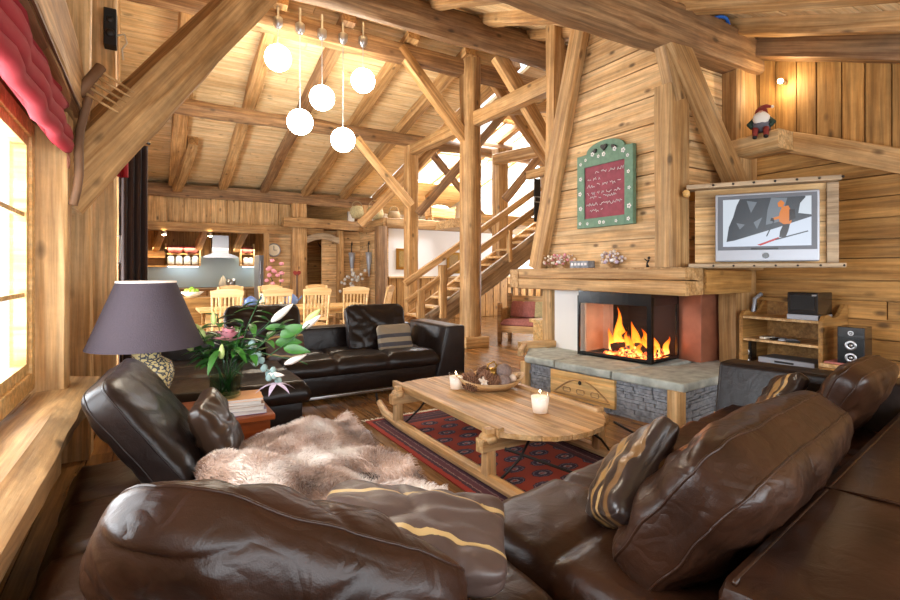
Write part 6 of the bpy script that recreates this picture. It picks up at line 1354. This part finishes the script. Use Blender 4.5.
# lamp
m, nt, b, out = new_mat('ceramic'); L = nt.links.new
tc = N(nt, 'ShaderNodeTexCoord'); v = N(nt, 'ShaderNodeTexVoronoi', feature='DISTANCE_TO_EDGE'); v.inputs['Scale'].default_value = 34; n2 = N(nt, 'ShaderNodeTexNoise'); n2.inputs['Scale'].default_value = 12; n2.inputs['Distortion'].default_value = 2
L(tc.outputs['Object'], v.inputs['Vector']); L(tc.outputs['Object'], n2.inputs['Vector'])
a1 = N(nt, 'ShaderNodeMath', op='LESS_THAN', i_1=.13); L(v.outputs[0], a1.inputs[0]); a2 = N(nt, 'ShaderNodeMath', op='GREATER_THAN', i_1=.42); L(n2.outputs['Fac'], a2.inputs[0]); a3 = N(nt, 'ShaderNodeMath', op='MULTIPLY'); L(a1.outputs[0], a3.inputs[0]); L(a2.outputs[0], a3.inputs[1])
v2 = N(nt, 'ShaderNodeTexVoronoi'); v2.inputs['Scale'].default_value = 7; L(tc.outputs['Object'], v2.inputs['Vector']); a4 = N(nt, 'ShaderNodeMath', op='LESS_THAN', i_1=.22); L(v2.outputs['Distance'], a4.inputs[0]); a5 = N(nt, 'ShaderNodeMath', op='MULTIPLY', i_1=.75); L(a4.outputs[0], a5.inputs[0]); a6 = N(nt, 'ShaderNodeMath', op='MAXIMUM'); L(a3.outputs[0], a6.inputs[0]); L(a5.outputs[0], a6.inputs[1])
mx = N(nt, 'ShaderNodeMixRGB'); L(a6.outputs[0], mx.inputs[0]); mx.inputs[1].default_value = lin((226, 206, 150)); mx.inputs[2].default_value = lin((84, 84, 92)); L(mx.outputs[0], b.inputs['Base Color']); b.inputs['Roughness'].default_value = .2
lx, ly = -.02, 3.92
lp = thing('table_lamp', 'large table lamp with mauve cone shade and blue-patterned cream ceramic base', 'lamp', (lx, ly, .452))
bm = B(); lathe(bm, [(.10, 0), (.105, .02), (.075, .05), (.09, .12), (.15, .24), (.168, .32), (.15, .39), (.10, .42), (.085, .43), (.088, .49), (.05, .50), (0, .5)], 36, cap=False); obj('base', bm, 'ceramic', lp, smooth=True)
bm = B(); tube(bm, [(0, 0, .5), (0, 0, .86)], .012, 8); ball(bm, (0, 0, .62), .035, 12); obj('stem', bm, 'gold', lp)
bm = B(); lathe(bm, [(.345, .50), (.175, .93)], 56, cap=False); lathe(bm, [(.34, .50), (.17, .93)], 56, cap=False); obj('lampshade', bm, 'shade', lp, smooth=True)
bm = B(); lathe(bm, [(.176, .925), (.18, .932), (.176, .939), (.170, .932), (.176, .925)], 48, cap=False); obj('shade_rim', bm, 'wax', lp, smooth=True)
# cable and papers seen low at the wall
# ---------------------------------------------------------------- light and camera
def area(name, loc, rot, sx, sy, e, col=(1, 1, 1), spread=None):
    l = bpy.data.lights.new(name, 'AREA'); l.shape = 'RECTANGLE'; l.size = sx; l.size_y = sy; l.energy = e; l.color = col
    if spread: l.spread = spread
    o = bpy.data.objects.new(name, l); o.location = loc; o.rotation_euler = rot; COL.objects.link(o); return o
R = math.radians
day = (.90, .95, 1.0); warm = (1, .84, .62)
area('daylight_near', (2.6, -1.5, 1.6), (R(90), 0, 0), 6.0, 1.7, 120, day)
area('daylight_window_1', (-.68, 2.2, 1.55), (0, R(-90), 0), 1.4, 2.6, 90, day)
area('daylight_window_2', (-.72, 7.35, 1.6), (0, R(-90), 0), 2.6, 1.4, 260, day)
area('daylight_window_3', (-.72, 11.5, 1.65), (0, R(-90), 0), 1.4, 1.7, 160, day)
area('skylight', (8.25, 12.2, 5.1), (R(-14), 0, 0), 2.5, 3.9, 620, day)
area('kitchen_fill', (1.6, 17.6, 2.2), (0, 0, 0), 3.5, .3, 60, warm)  # unseen fill, added to brighten the kitchen end and far wall
area('added_fill_right', (11.9, 11.6, 1.7), (0, R(90), 0), 1.8, 3.0, 140, day)  # fill at the invented window, added to lift white wall, bench and stairs
def pt(name, loc, e, r=.1, col=warm):
    l = bpy.data.lights.new(name, 'POINT'); l.energy = e; l.shadow_soft_size = r; l.color = col
    o = bpy.data.objects.new(name, l); o.location = loc; COL.objects.link(o); return o
pt("fire_light", (4.85, 3.95, .70), 4, .12, (1, .45, .15)); pt("wall_spot_light", (5.85, 2.80, 3.50), 6, .03, (1, .8, .5))
w = bpy.data.worlds.new('World'); SC.world = w; w.use_nodes = True; nt = w.node_tree
bg = nt.nodes['Background']
bg.inputs[0].default_value = (.80, .90, 1.0, 1); bg.inputs[1].default_value = 1.6
cam = bpy.data.cameras.new('Camera'); co = bpy.data.objects.new('Camera', cam); COL.objects.link(co)
co.location = (0, 0, HC); co.rotation_euler = (R(90), 0, -YAW)
cam.sensor_width = 36; cam.lens = 36 * F_PX / 900; cam.shift_y = -(300 - YH) / 900; cam.clip_start = .05; cam.clip_end = 200
SC.camera = co
SC.view_settings.view_transform = 'Standard'; SC.view_settings.look = 'None'; SC.view_settings.gamma = 1; SC.view_settings.use_curve_mapping = False
SC.view_settings.exposure = EXPOSURE
try:
    SC.cycles.use_denoising = True; SC.cycles.denoiser = 'OPENIMAGEDENOISE'
    SC.cycles.max_bounces = 8; SC.cycles.diffuse_bounces = 4; SC.cycles.transparent_max_bounces = 12; SC.cycles.sample_clamp_indirect = 6
except Exception: pass
bpy.context.view_layer.update()
